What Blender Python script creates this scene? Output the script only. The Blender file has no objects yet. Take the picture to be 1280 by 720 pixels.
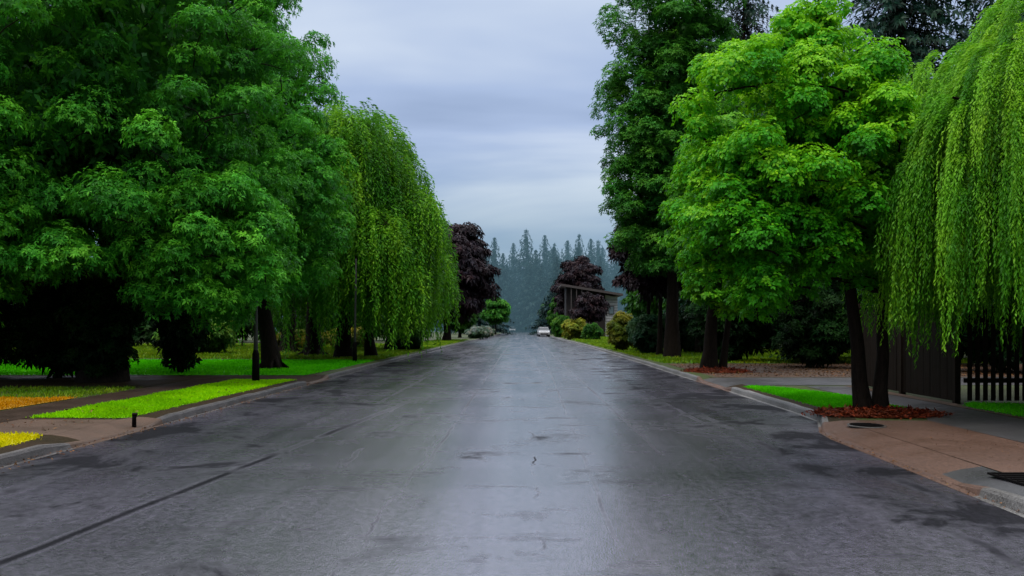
import bpy, bmesh, math, random
import numpy as np
from mathutils import Vector
R = math.radians
PI = math.pi
rng = np.random.default_rng(11)
random.seed(5)
scene = bpy.context.scene
col = scene.collection

# ------------------------------------------------------------------ helpers
def tag(o, label=None, cat=None, group=None, kind=None):
    if label: o['label'] = label
    if cat: o['category'] = cat
    if group: o['group'] = group
    if kind: o['kind'] = kind
    return o

def empty(name, loc, rz=0):
    o = bpy.data.objects.new(name, None)
    o.empty_display_size = 0.3
    o.location = loc
    o.rotation_euler = (0, 0, rz)
    col.objects.link(o)
    return o

def link_mesh(name, me, mats, parent=None):
    for m in (mats if isinstance(mats, (list, tuple)) else [mats]):
        me.materials.append(m)
    o = bpy.data.objects.new(name, me)
    col.objects.link(o)
    if parent: o.parent = parent
    return o

def np_mesh(name, V, F, tint=None, smooth=False):
    """mesh out of a numpy vertex table and a table of equal sided faces"""
    me = bpy.data.meshes.new(name)
    V = np.ascontiguousarray(V, dtype=np.float32); F = np.ascontiguousarray(F, dtype=np.int32)
    k = F.shape[1]
    me.vertices.add(len(V)); me.vertices.foreach_set('co', V.ravel())
    me.loops.add(F.size); me.loops.foreach_set('vertex_index', F.ravel())
    me.polygons.add(len(F)); me.polygons.foreach_set('loop_start', np.arange(0, F.size, k, dtype=np.int32))
    if smooth: me.polygons.foreach_set('use_smooth', np.ones(len(F), dtype=bool))
    me.update(calc_edges=True)
    if tint is not None:
        a = me.attributes.new('tint', 'FLOAT', 'FACE')
        a.data.foreach_set('value', np.ascontiguousarray(tint, dtype=np.float32))
    return me

def copy_tree(o, parent=None):
    c = o.copy(); col.objects.link(c)
    if parent: c.parent = parent
    for ch in list(o.children): copy_tree(ch, c)
    return c

class MB:
    """collects boxes, tubes and prisms into one mesh"""
    def __init__(s): s.v = []; s.f = []
    def add(s, vs, fs):
        n = len(s.v); s.v += [tuple(v) for v in vs]; s.f += [tuple(i + n for i in f) for f in fs]
        return s
    def box(s, x0, x1, y0, y1, z0, z1, rz=0, c=None):
        vs = [(x, y, z) for z in (z0, z1) for y in (y0, y1) for x in (x0, x1)]
        if rz:
            cx, cy = c if c else ((x0 + x1) / 2, (y0 + y1) / 2)
            vs = [(cx + (x - cx) * math.cos(rz) - (y - cy) * math.sin(rz), cy + (x - cx) * math.sin(rz) + (y - cy) * math.cos(rz), z) for x, y, z in vs]
        return s.add(vs, [(0, 2, 3, 1), (4, 5, 7, 6), (0, 1, 5, 4), (2, 6, 7, 3), (0, 4, 6, 2), (1, 3, 7, 5)])
    def prism(s, poly, axis, a, b):
        """closed outline extruded along an axis (0,1,2) between a and b"""
        n = len(poly)
        def pt(u, w, t):
            return [(t, u, w), (u, t, w), (u, w, t)][axis]
        vs = [pt(u, w, a) for u, w in poly] + [pt(u, w, b) for u, w in poly]
        fs = [tuple(range(n))[::-1], tuple(range(n, 2 * n))] + [(i, (i + 1) % n, n + (i + 1) % n, n + i) for i in range(n)]
        return s.add(vs, fs)
    def tube(s, pts, rad, sides=8, cap=True):
        pts = [Vector(p) for p in pts]; vs = []; fs = []
        for i, p in enumerate(pts):
            d = (pts[min(i + 1, len(pts) - 1)] - pts[max(i - 1, 0)]).normalized()
            u = d.orthogonal().normalized() if abs(d.z) < .9 else d.cross(Vector((0, 1, 0))).normalized()
            w = d.cross(u)
            r = rad[i] if hasattr(rad, '__len__') else rad
            for k in range(sides):
                a = 2 * PI * k / sides
                vs.append(p + u * math.cos(a) * r + w * math.sin(a) * r)
        for i in range(len(pts) - 1):
            for k in range(sides):
                k2 = (k + 1) % sides
                fs.append((i * sides + k, i * sides + k2, (i + 1) * sides + k2, (i + 1) * sides + k))
        if cap:
            fs.append(tuple(range(sides))[::-1]); fs.append(tuple(range((len(pts) - 1) * sides, len(pts) * sides)))
        return s.add(vs, fs)
    def build(s, name, mat, parent=None, smooth=False, bevel=0):
        me = bpy.data.meshes.new(name)
        me.from_pydata(s.v, [], s.f); me.update()
        bm = bmesh.new(); bm.from_mesh(me)
        bmesh.ops.recalc_face_normals(bm, faces=bm.faces)
        if bevel:
            bmesh.ops.bevel(bm, geom=[e for e in bm.edges], offset=bevel, segments=2, affect='EDGES', profile=.5)
        bm.to_mesh(me); bm.free()
        if smooth:
            for p in me.polygons: p.use_smooth = True
        return link_mesh(name, me, mat, parent)

# ------------------------------------------------------------------ materials
def new_mat(name):
    m = bpy.data.materials.new(name); m.use_nodes = True
    nt = m.node_tree; nt.nodes.clear()
    out = nt.nodes.new('ShaderNodeOutputMaterial')
    return m, nt, out

class NT:
    def __init__(s, nt): s.nt = nt
    def n(s, typ, ins=None, **props):
        d = s.nt.nodes.new(typ)
        for k, v in props.items(): setattr(d, k, v)
        for k, v in (ins or {}).items():
            sock = d.inputs[k]
            if isinstance(v, bpy.types.NodeSocket): s.nt.links.new(v, sock)
            elif isinstance(v, bpy.types.Node): s.nt.links.new(v.outputs[0], sock)
            else: sock.default_value = v
        return d
    def math(s, op, a, b=0.0, c=None):
        ins = {0: a, 1: b}
        if c is not None: ins[2] = c
        return s.n('ShaderNodeMath', ins, operation=op).outputs[0]
    def ramp(s, fac, stops, interp='LINEAR'):
        d = s.n('ShaderNodeValToRGB', {'Fac': fac}); d.color_ramp.interpolation = interp
        e = d.color_ramp.elements
        while len(e) < len(stops): e.new(0.5)
        for i, (p, c) in enumerate(stops):
            e[i].position = p
            e[i].color = (c[0], c[1], c[2], 1) if hasattr(c, '__len__') else (c, c, c, 1)
        return d.outputs[0]
    def mix(s, fac, a, b):
        d = s.n('ShaderNodeMix', data_type='RGBA')
        for key, v in ((0, fac), (6, a), (7, b)):
            if isinstance(v, bpy.types.NodeSocket): s.nt.links.new(v, d.inputs[key])
            elif hasattr(v, '__len__'): d.inputs[key].default_value = (v[0], v[1], v[2], 1)
            else: d.inputs[key].default_value = v
        return d.outputs[2]
    def noise(s, vec, scale, detail=4, rough=.55, dist=0):
        return s.n('ShaderNodeTexNoise', {'Vector': vec, 'Scale': scale, 'Detail': detail, 'Roughness': rough, 'Distortion': dist}).outputs[0]
    def pos(s): return s.n('ShaderNodeNewGeometry').outputs['Position']
    def scaled(s, vec, sc):
        return s.n('ShaderNodeVectorMath', {0: vec, 1: sc}, operation='MULTIPLY').outputs[0]
    def bump(s, h, strength, dist):
        return s.n('ShaderNodeBump', {'Height': h, 'Strength': strength, 'Distance': dist}).outputs[0]

def leaf_mat(name, dark, mid, bright, transl=.3, rough=.5, spec=.14, hue=1.0):
    m, nt, out = new_mat(name); N = NT(nt)
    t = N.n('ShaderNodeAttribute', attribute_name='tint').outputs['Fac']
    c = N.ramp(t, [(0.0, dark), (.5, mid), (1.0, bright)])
    hv = N.noise(N.pos(), .9, 4, .7)
    warm = N.n('ShaderNodeVectorMath', {0: c, 1: (1.45, .96, .9)}, operation='MULTIPLY').outputs[0]
    cool = N.n('ShaderNodeVectorMath', {0: c, 1: (.62, .82, 1.25)}, operation='MULTIPLY').outputs[0]
    c = N.mix(hue, c, N.mix(N.ramp(hv, [(.36, 0.), (.64, 1.)]), cool, warm))
    p = N.n('ShaderNodeBsdfPrincipled', {'Base Color': c, 'Roughness': rough, 'Specular IOR Level': spec})
    tr = N.n('ShaderNodeBsdfTranslucent', {'Color': N.mix(.35, c, (bright[0] * 1.1, bright[1] * 1.1, bright[2]))})
    mx = N.n('ShaderNodeMixShader', {0: transl, 1: p.outputs[0], 2: tr.outputs[0]})
    nt.links.new(mx.outputs[0], out.inputs[0])
    return m

def noisy_mat(name, c0, c1, scale, rough=(.6, .9), bump=.3, bdist=.02, fine=None, stretch=(1, 1, 1), spec=.4, c2=None):
    m, nt, out = new_mat(name); N = NT(nt)
    v = N.scaled(N.pos(), stretch)
    n1 = N.noise(v, scale, 6, .6)
    c = N.ramp(n1, [(.3, c0), (.7, c1)])
    if c2:
        n3 = N.noise(v, scale * .23, 3)
        c = N.mix(N.ramp(n3, [(.45, 0.), (.65, 1.)]), c, c2)
    h = n1
    if fine:
        n2 = N.noise(v, fine, 3, .7)
        c = N.mix(.45, c, N.ramp(n2, [(.3, tuple(.45 * x for x in c0)), (.7, tuple(1.35 * x for x in c1))]))
        h = N.math('ADD', n1, n2)
    r = N.ramp(n1, [(.3, rough[0]), (.7, rough[1])])
    p = N.n('ShaderNodeBsdfPrincipled', {'Base Color': c, 'Roughness': r, 'Specular IOR Level': spec, 'Normal': N.bump(h, bump, bdist)})
    nt.links.new(p.outputs[0], out.inputs[0])
    return m

def plain_mat(name, c, rough=.5, metal=0, spec=.5, var=.15, coat=0):
    m, nt, out = new_mat(name); N = NT(nt)
    n1 = N.noise(N.pos(), 6, 5, .6)
    cc = N.ramp(n1, [(.3, tuple(x * (1 - var) for x in c)), (.7, tuple(min(1, x * (1 + var)) for x in c))])
    p = N.n('ShaderNodeBsdfPrincipled', {'Base Color': cc, 'Roughness': rough, 'Metallic': metal, 'Specular IOR Level': spec, 'Coat Weight': coat})
    nt.links.new(p.outputs[0], out.inputs[0])
    return m

def asphalt():
    m, nt, out = new_mat('wet_asphalt'); N = NT(nt)
    P = N.pos()
    sx = N.n('ShaderNodeSeparateXYZ', {0: P}); x, y = sx.outputs[0], sx.outputs[1]
    big = N.noise(N.scaled(P, (.55, .16, 1)), 1.0, 5, .6)
    blotch = N.noise(N.scaled(P, (1.0, .75, 1)), .8, 6, .65, .4)
    fine = N.noise(P, 55, 3, .8)
    mid = N.noise(N.scaled(P, (1, .7, 1)), 13, 5, .8)
    grain = N.n('ShaderNodeTexVoronoi', {'Vector': P, 'Scale': 75.0}).outputs[0]
    lane = N.noise(N.scaled(P, (1.9, .02, 0)), 1.0, 4, .65)
    base = N.ramp(big, [(.3, (.036, .030, .048)), (.7, (.095, .082, .125))])
    base = N.mix(.5, base, N.ramp(lane, [(.40, (.014, .012, .019)), (.60, (.135, .120, .170))]))
    base = N.mix(.55, base, N.ramp(fine, [(.3, (.010, .009, .014)), (.72, (.15, .135, .18))]))
    base = N.mix(.48, base, N.ramp(mid, [(.36, (.008, .007, .011)), (.64, (.20, .18, .245))]))
    # seams and cracks running along the road
    wob = N.math('SUBTRACT', N.noise(N.scaled(P, (0, .7, 0)), 1.0, 6, .65), .5)
    brk = N.noise(N.scaled(P, (.3, .35, 0)), 1.0, 4, .6)
    dark = None
    for x0, slope, amp, w, y0, y1, lo, hi, k in (
            (-1.18, .0, .40, .022, 3, 11, .36, .56, .6), (-4.05, .085, .10, .10, 1, 17, .34, .5, .9), (3.42, -.01, .35, .10, 2, 15, .42, .6, .9),
            (-2.3, .02, .3, .05, 8, 16, .45, .6, .6), (-5.0, .0, .5, .18, 4, 30, .42, .62, .8), (4.1, -.02, .5, .14, 5, 14, .46, .6, .8),
            (-1.1, .0, .1, .035, 11, 70, .35, .55, .5), (.62, .012, .12, .03, 7, 60, .42, .6, .4), (1.75, .0, .14, .04, 8, 80, .42, .6, .45),
            (3.0, .0, .2, .06, 12, 60, .4, .6, .5), (-3.0, .0, .2, .06, 18, 70, .4, .6, .5), (.12, .0, .5, .02, 3, 14, .5, .56, .9)):
        cx = N.math('ADD', N.math('MULTIPLY_ADD', y, slope, x0), N.math('MULTIPLY', wob, amp))
        d = N.math('ABSOLUTE', N.math('SUBTRACT', x, cx))
        d = N.math('ADD', d, N.math('MULTIPLY', N.math('SUBTRACT', fine, .5), w * .9))
        a = N.n('ShaderNodeMapRange', {0: d, 1: w, 2: w * .25, 3: 0., 4: 1.}).outputs[0]
        b = N.n('ShaderNodeMapRange', {0: brk, 1: lo, 2: hi, 3: 0., 4: k}).outputs[0]
        g0 = N.n('ShaderNodeMapRange', {0: y, 1: y0 - 1., 2: y0 + 1., 3: 0., 4: 1.}).outputs[0]
        g1 = N.n('ShaderNodeMapRange', {0: y, 1: y1 + 3., 2: y1 - 3., 3: 0., 4: 1.}).outputs[0]
        a = N.math('MULTIPLY', N.math('MULTIPLY', a, b), N.math('MULTIPLY', g0, g1))
        dark = a if dark is None else N.math('MAXIMUM', dark, a)
    # damp dark stains, wider towards both gutters
    ax = N.math('ABSOLUTE', N.math('ADD', x, .4))
    side = N.n('ShaderNodeMapRange', {0: ax, 1: 1.5, 2: 5.2, 3: .0, 4: .15}).outputs[0]
    st = N.n('ShaderNodeMapRange', {0: N.math('ADD', blotch, side), 1: .55, 2: .69, 3: 0., 4: .85}).outputs[0]
    st2 = N.n('ShaderNodeMapRange', {0: N.noise(N.scaled(P, (.45, .9, 1)), 1.5, 6, .62), 1: .565, 2: .69, 3: 0., 4: .7}).outputs[0]
    stain = N.math('MAXIMUM', N.math('MAXIMUM', st, st2), dark)
    band = N.noise(N.scaled(P, (.05, .22, 0)), 1.0, 4, .6)
    base = N.mix(N.math('MULTIPLY', N.ramp(band, [(.42, 1.), (.56, 0.)]), .5), base, (.024, .024, .03))
    c = N.mix(stain, base, (.006, .0065, .007))
    rough = N.ramp(N.noise(N.scaled(P, (.8, .2, 1)), .9, 5, .6), [(.3, .12), (.7, .28)])
    rough = N.mix(N.math('MULTIPLY', stain, .8), rough, (.62, .62, .62))
    rough = N.mix(dark, rough, (.6, .6, .6))
    rough = N.n('ShaderNodeMath', {0: rough, 1: N.math('MULTIPLY', N.math('SUBTRACT', lane, .5), .35)}, operation='ADD', use_clamp=True).outputs[0]
    spec = N.math('SUBTRACT', .8, N.math('MULTIPLY', stain, .3))
    hb = N.math('ADD', N.math('MULTIPLY', grain, 1.0), N.math('ADD', N.math('MULTIPLY', fine, .6), N.math('MULTIPLY', mid, 1.2)))
    p = N.n('ShaderNodeBsdfPrincipled', {'Base Color': c, 'Roughness': rough, 'IOR': N.math('MULTIPLY_ADD', stain, -.58, 1.6), 'Specular IOR Level': spec, 'Coat Weight': N.math('MULTIPLY_ADD', stain, -.72, .7), 'Coat Roughness': .16, 'Coat Normal': N.bump(hb, .2, .004), 'Normal': N.bump(hb, .5, .006)})
    nt.links.new(p.outputs[0], out.inputs[0])
    return m

M = {}
M['asphalt'] = asphalt()
M['kerb'] = noisy_mat('weathered_kerb_concrete', (.030, .026, .025), (.12, .108, .105), 3.5, (.35, .7), .5, .02, 40, c2=(.035, .034, .028))
M['kerb_pale'] = noisy_mat('pale_kerb_concrete', (.055, .05, .048), (.24, .232, .228), 1.6, (.35, .7), .5, .02, 40, c2=(.05, .042, .034))
M['soil'] = noisy_mat('damp_soil', (.016, .010, .006), (.05, .032, .018), 2.2, (.6, .9), .6, .03, 30, c2=(.02, .022, .008), spec=.06)
M['brown_path'] = noisy_mat('brown_gravel_path', (.045, .026, .016), (.11, .062, .038), 1.4, (.45, .8), .5, .01, 70)
M['dark_path'] = noisy_mat('dark_damp_path', (.018, .012, .009), (.055, .036, .026), 1.6, (.45, .8), .5, .01, 50, spec=.06)
M['tan'] = noisy_mat('tan_aggregate', (.050, .027, .018), (.150, .080, .054), 1.3, (.4, .75), .7, .012, 35, c2=(.078, .041, .027))
M['pavement'] = noisy_mat('grey_pavement', (.032, .032, .036), (.095, .092, .098), .9, (.25, .55), .3, .008, 60, c2=(.07, .06, .055))
M['lawn'] = noisy_mat('rough_lawn', (.018, .032, .004), (.055, .075, .010), .5, (.7, .95), .6, .03, 25, c2=(.03, .022, .010))
M['lawn_green'] = noisy_mat('green_lawn_soil', (.03, .22, .002), (.06, .36, .003), .6, (.7, .95), .6, .02, 30)
M['lawn_lime'] = noisy_mat('lime_lawn_soil', (.12, .34, .002), (.20, .48, .003), .6, (.7, .95), .6, .02, 30)
M['lawn_yellow'] = noisy_mat('yellow_lawn_soil', (.34, .30, .002), (.48, .44, .003), .6, (.7, .95), .6, .02, 30)
M['lawn_orange'] = noisy_mat('orange_lawn_soil', (.28, .13, .003), (.42, .22, .004), .6, (.7, .95), .6, .02, 30)
M['mulch'] = noisy_mat('red_mulch', (.05, .008, .003), (.15, .028, .008), 6, (.6, .9), .8, .03, 50, spec=.06)
M['ground'] = noisy_mat('ground_earth', (.02, .022, .008), (.05, .045, .02), .2, (.7, .95), .4, .05, 5)
M['bark'] = noisy_mat('dark_bark', (.005, .0035, .0025), (.022, .016, .012), 5, (.6, .9), .9, .03, 25, stretch=(1, 1, .22), spec=.06)
M['bark_grey'] = noisy_mat('grey_bark', (.02, .017, .013), (.075, .065, .05), 6, (.6, .9), .9, .02, 25, stretch=(1, 1, .25))
M['hole'] = plain_mat('black_iron', (.004, .003, .003), .8, 0, .08)
M['fence'] = noisy_mat('dark_stained_fence_boards', (.006, .004, .003), (.018, .012, .009), 3, (.5, .8), .5, .01, 18, stretch=(3, 3, .25), spec=.06)
M['fence_post'] = noisy_mat('dark_fence_post', (.008, .005, .004), (.025, .017, .012), 4, (.5, .8), .5, .01, 18, stretch=(3, 3, .3), spec=.06)
M['pole'] = plain_mat('dark_pole_paint', (.022, .024, .020), .5, 0, .5, .3)
M['house_brown'] = noisy_mat('brown_timber_wall', (.007, .005, .005), (.020, .014, .014), 1.5, (.6, .85), .3, .02, 9, stretch=(4, 1, .3))
M['house_white'] = noisy_mat('white_siding', (.45, .45, .47), (.62, .62, .64), 1.2, (.5, .7), .2, .01)
M['roof'] = noisy_mat('grey_brown_roof', (.05, .04, .038), (.11, .09, .085), 2, (.6, .85), .3, .02, 10)
M['trim'] = plain_mat('pale_fascia', (.065, .052, .05), .6)
M['glass'] = plain_mat('window_glass', (.25, .32, .36), .08, 0, .8)
M['rubber'] = plain_mat('tyre_rubber', (.015, .015, .016), .8)
M['rim'] = plain_mat('wheel_alloy', (.45, .45, .47), .3, .8)
M['lamp'] = plain_mat('headlamp_lens', (.8, .8, .8), .15)
M['tail'] = plain_mat('tail_lamp_lens', (.35, .02, .02), .2)
M['car_glass'] = plain_mat('car_glass', (.012, .015, .018), .06, 0, .8)
M['car_white'] = plain_mat('white_car_paint', (.42, .42, .44), .25, 0, .5, .04, .8)
M['car_grey'] = plain_mat('grey_car_paint', (.10, .10, .115), .25, .3, .5, .04, .8)

LM = {
 'oak':    leaf_mat('dark_green_leaves', (.005, .058, .004), (.034, .25, .012), (.16, .62, .032), .28, hue=.7),
 'oak2':   leaf_mat('deep_green_leaves', (.006, .040, .002), (.022, .120, .006), (.07, .24, .012), .25),
 'willow': leaf_mat('willow_leaves', (.010, .070, .002), (.052, .24, .005), (.21, .55, .016), .35, hue=.7),
 'willow_lime': leaf_mat('lime_willow_leaves', (.010, .065, .002), (.058, .25, .005), (.22, .56, .018), .35, hue=.6),
 'maple':  leaf_mat('bright_maple_leaves', (.010, .12, .002), (.052, .36, .006), (.28, .66, .012), .35, hue=.5),
 'maple2': leaf_mat('bright_green_leaves', (.010, .085, .002), (.05, .29, .005), (.18, .52, .012), .35),
 'ash':    leaf_mat('mid_green_leaves', (.008, .060, .004), (.032, .19, .012), (.11, .42, .032), .25),
 'dark':   leaf_mat('shaded_leaves', (.002, .011, .002), (.006, .030, .004), (.014, .060, .007), .12, spec=.05),  # deep shade under the trees put into the leaf colour
 'yew':    leaf_mat('bluish_conifer_needles', (.003, .014, .007), (.008, .040, .018), (.024, .095, .042), .1),
 'fir':    leaf_mat('fir_needles', (.005, .020, .018), (.012, .042, .034), (.024, .070, .052), .1),
 'copper': leaf_mat('copper_purple_leaves', (.007, .005, .006), (.019, .012, .014), (.042, .027, .028), .12),
 'shrub':  leaf_mat('shrub_leaves', (.012, .07, .006), (.05, .19, .012), (.16, .38, .04), .3),
 'yellow': leaf_mat('yellow_green_shrub_leaves', (.04, .06, .004), (.14, .19, .010), (.32, .38, .03), .3),
 'pale':   leaf_mat('pale_flowering_shrub_leaves', (.02, .07, .02), (.07, .16, .06), (.24, .30, .22), .2),
 'hedge':  leaf_mat('hedge_leaves', (.006, .028, .010), (.018, .075, .024), (.045, .14, .04), .2),
 'blade_lime': leaf_mat('lime_grass_blades', (.12, .34, .0008), (.24, .58, .001), (.38, .70, .002), .3, .7, .03, .25),
 'blade_green': leaf_mat('green_grass_blades', (.03, .26, .001), (.07, .48, .002), (.13, .62, .004), .3, .7, .03, .25),
 'blade_yellow': leaf_mat('yellow_grass_blades', (.30, .26, .0008), (.52, .48, .001), (.66, .62, .004), .3, .7, .03, .25),
 'blade_orange': leaf_mat('orange_grass_blades', (.28, .12, .002), (.50, .24, .003), (.62, .36, .006), .3, .7, .03, .25),
 'blade_olive': leaf_mat('olive_grass_blades', (.05, .11, .002), (.12, .28, .004), (.24, .42, .008), .3, .5),
 'chips':  leaf_mat('red_bark_chips', (.05, .008, .003), (.16, .028, .007), (.30, .06, .014), .05, .7),
 'litter': leaf_mat('fallen_leaf_litter', (.03, .016, .006), (.10, .05, .015), (.22, .13, .035), .1, .6),
}

# ------------------------------------------------------------------ foliage
def unit(a): return a / np.maximum(np.linalg.norm(a, axis=1, keepdims=True), 1e-9)
def rand_dirs(n, g): return unit(g.normal(size=(n, 3)))

def leaf_quads(P, D, U, L, W, droop):
    """one bent diamond per leaf"""
    S = unit(np.cross(D, U))
    L = L[:, None]; W = W[:, None]
    mid = P + D * L * .45 + np.cross(S, D) * L * .07
    tip = P + D * L; tip[:, 2] -= droop * L[:, 0]
    V = np.stack([P, mid - S * W * .5, tip, mid + S * W * .5], axis=1).reshape(-1, 3)
    F = np.arange(len(P) * 4, dtype=np.int32).reshape(-1, 4)
    return V, F

def rosettes(C, A, n, L, w, tint, g, droop=.25, lo=.9, hi=1.75, jl=.35):
    """n leaves fanned around every twig tip C with axis A"""
    K = len(C)
    A = unit(A)
    ref = np.where(np.abs(A[:, 2:3]) < .9, np.array([[0, 0, 1.]]), np.array([[1., 0, 0]]))
    T = unit(np.cross(A, ref)); B = np.cross(A, T)
    az = (np.arange(n)[None, :] * 2 * PI / n + g.uniform(0, 6.28, (K, 1)) + g.normal(0, .25, (K, n)))
    th = g.uniform(lo, hi, (K, n))
    D = (A[:, None] * np.cos(th)[..., None] + (T[:, None] * np.cos(az)[..., None] + B[:, None] * np.sin(az)[..., None]) * np.sin(th)[..., None])
    D[..., 2] -= droop * .7
    D = unit(D.reshape(-1, 3))
    P = np.repeat(C, n, axis=0) + D * .01
    U = np.repeat(A, n, axis=0) + g.normal(0, .25, (K * n, 3))
    Lk = np.repeat(np.broadcast_to(L, (K,)), n); Wk = np.repeat(np.broadcast_to(w, (K,)), n)
    LL = Lk * g.uniform(1 - jl, 1 + jl, K * n); WW = Wk * g.uniform(.75, 1.25, K * n)
    V, F = leaf_quads(P, D, U, LL, WW, droop)
    tt = np.clip(np.repeat(tint, n) + g.normal(0, .10, K * n), 0, 1)
    return V, F, tt

def shell_lobes(c, r, n, lr, g, zmin=-9, flat=.6, fill=.25, thmin=-1., spread=(.72, 1.0)):
    """foliage clumps spread over the shell (and some inside) of an ellipsoid crown"""
    c = np.array(c, float); r = np.array(r, float)
    out = []
    i = np.arange(n) + .5
    ph = np.arccos(1 - 2 * i / n); th = PI * (1 + 5 ** .5) * i
    d = np.stack([np.cos(th) * np.sin(ph), np.sin(th) * np.sin(ph), np.cos(ph)], 1) + g.normal(0, .16, (n, 3))
    d = unit(d)
    for k in range(n):
        if d[k, 2] < thmin: continue
        s = g.uniform(*lr)
        f = g.uniform(*spread) if g.random() > fill else g.uniform(.3, .7)
        p = c + d[k] * (r - s * .7) * f
        if p[2] < zmin: p[2] = zmin + g.uniform(0, .5)
        out.append((*p, s, s * g.uniform(.85, 1.15), s * flat * g.uniform(.8, 1.25)))
    return np.array(out)

def lobe_rosettes(lobes, per, g, up=.35, bias=.15, cull_back=None):
    """twig tips over the upper and outer face of every clump"""
    C = []; A = []; T = []; I = []
    area = (lobes[:, 3] * lobes[:, 4])
    for k, l in enumerate(lobes):
        n = int(per * area[k] / area.mean())
        if cull_back is not None and l[1] > cull_back: n = int(n * .5)
        d = rand_dirs(n, g); d[:, 2] = np.where(d[:, 2] < -.25, -d[:, 2] * .8, d[:, 2]); d = unit(d)
        u = np.clip(g.normal(.93, .14, n), .35, 1.25)
        p = l[:3] + d * l[3:6] * u[:, None]
        a = d.copy(); a[:, 2] += up
        C.append(p); A.append(a)
        base = g.normal(0, .13)
        T.append(np.clip(.16 + .30 * np.clip((u - .6) / .5, 0, 1) + .28 * np.clip(d[:, 2], -.3, 1) + base + g.normal(0, .07, n) + bias, 0, 1))  # crown shade painted into the tint: darker deep inside and underneath
        I.append(np.full(n, k))
    return np.concatenate(C), np.concatenate(A), np.concatenate(T), np.concatenate(I)

def limb_net(mb, trunk_pts, trunk_r, lobes, g, sides=6, rmin=.012, twig=.45, zfrac=.35):
    """limbs grow out of the trunk and fork towards every foliage clump"""
    nodes = [(np.array(p, float), r) for p, r in zip(trunk_pts, trunk_r)]
    zt = trunk_pts[0][2] + zfrac * (trunk_pts[-1][2] - trunk_pts[0][2])
    nodes = [q for q in nodes if q[0][2] >= zt] or nodes[-1:]
    top = np.array(trunk_pts[-1], float)
    order = np.argsort([np.linalg.norm((l[:3] - top) * (1, 1, .7)) for l in lobes])
    for k in order:
        t = lobes[k][:3] - np.array([0, 0, lobes[k][5] * .3])
        best = None
        for p, r in nodes:
            dd = t - p; L = np.linalg.norm(dd)
            cost = L + max(0, -dd[2]) * 1.2 + (0 if r > .03 else .5)
            if best is None or cost < best[0]: best = (cost, p, r, L)
        _, p, r, L = best
        if L < .15: continue
        r0 = max(min(r * .62, .012 + L * .022), rmin * 1.6)
        mid = p * .5 + t * .5 + np.array([0, 0, .12 * L]) + g.normal(0, .07 * L, 3)
        pts = []; rr = []
        ns = 6
        for i in range(ns + 1):
            s = i / ns
            q = p * (1 - s) ** 2 + 2 * mid * s * (1 - s) + t * s * s + (g.normal(0, .018 * L, 3) if 0 < i < ns else 0)
            pts.append(q); rr.append(r0 * (1 - s) + rmin * s)
        mb.tube(pts, rr, sides, cap=False)
        nodes += [(pts[i], rr[i]) for i in (2, 3, 4, 6)]

def trunk_curve(base, top, r0, r1, g, n=9, wob=None, flare=1.5):
    base = np.array(base, float); top = np.array(top, float)
    pts = []; rr = []
    wob = r0 * .10 if wob is None else wob
    for i in range(n + 1):
        s = i / n
        p = base * (1 - s) + top * s
        if 0 < i < n: p = p + g.normal(0, wob, 3) * (1, 1, 0)
        pts.append(p); rr.append((r0 * (1 - s) + r1 * s) * (1 + (flare - 1) * math.exp(-s * n * 1.4)))
    return pts, rr

def build_crown(name, parts, mat, parent):
    V = []; F = []; T = []; o = 0
    for v, f, t in parts:
        V.append(v); F.append(f + o); T.append(t); o += len(v)
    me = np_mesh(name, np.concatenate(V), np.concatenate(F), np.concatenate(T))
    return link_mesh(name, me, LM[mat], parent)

def fill_rosettes(c, r, n, L, g, tint=.03):  # dark inner leaves, painting shade into the crown's core
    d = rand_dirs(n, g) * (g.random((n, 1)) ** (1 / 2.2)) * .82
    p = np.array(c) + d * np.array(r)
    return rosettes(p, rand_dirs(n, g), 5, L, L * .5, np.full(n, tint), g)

def broadleaf(name, label, cat, base, stems, lobes, mat, leaf, per, seed, group=None, up=.35, bias=.15, bark='bark', fill=None, hgrad=0, droop=.25, cull=None, zfrac=.35, roots=0):
    """stems: list of (offset_base, top point, r0, r1); lobes in coordinates relative to base"""
    g = np.random.default_rng(seed)
    root = empty(name, base)
    mb = MB()
    share = np.array_split(np.arange(len(lobes)), 1)[0]
    owner = np.zeros(len(lobes), int)
    if len(stems) > 1:
        tops = np.array([s[1] for s in stems])
        owner = np.argmin(((lobes[:, None, :3] - tops[None]) ** 2).sum(2), axis=1)
    for i, (b, t, r0, r1) in enumerate(stems):
        pts, rr = trunk_curve(b, t, r0, r1, g)
        mb.tube(pts, rr, 12, cap=False)
        sel = lobes[owner == i]
        if len(sel): limb_net(mb, pts, rr, sel, g, zfrac=zfrac)
    for k in range(roots):
        a = k * 2 * PI / roots + g.uniform(-.3, .3); q = stems[0][2]
        mb.tube([(math.cos(a) * q * .6, math.sin(a) * q * .6, .45), (math.cos(a) * q * 1.5, math.sin(a) * q * 1.5, .14), (math.cos(a) * q * 2.8, math.sin(a) * q * 2.8, -.06)], [q * .42, q * .26, q * .08], 7)
    mb.build('trunk', M[bark], root, smooth=True)
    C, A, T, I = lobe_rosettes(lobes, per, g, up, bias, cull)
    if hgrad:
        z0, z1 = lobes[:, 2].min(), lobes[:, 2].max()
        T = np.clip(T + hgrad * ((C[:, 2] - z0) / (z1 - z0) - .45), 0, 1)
    n, L, w = leaf
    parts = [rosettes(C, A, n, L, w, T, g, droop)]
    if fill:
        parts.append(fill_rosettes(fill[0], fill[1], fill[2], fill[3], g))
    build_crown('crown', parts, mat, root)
    tag(root, label, cat, group)
    return root

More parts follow.
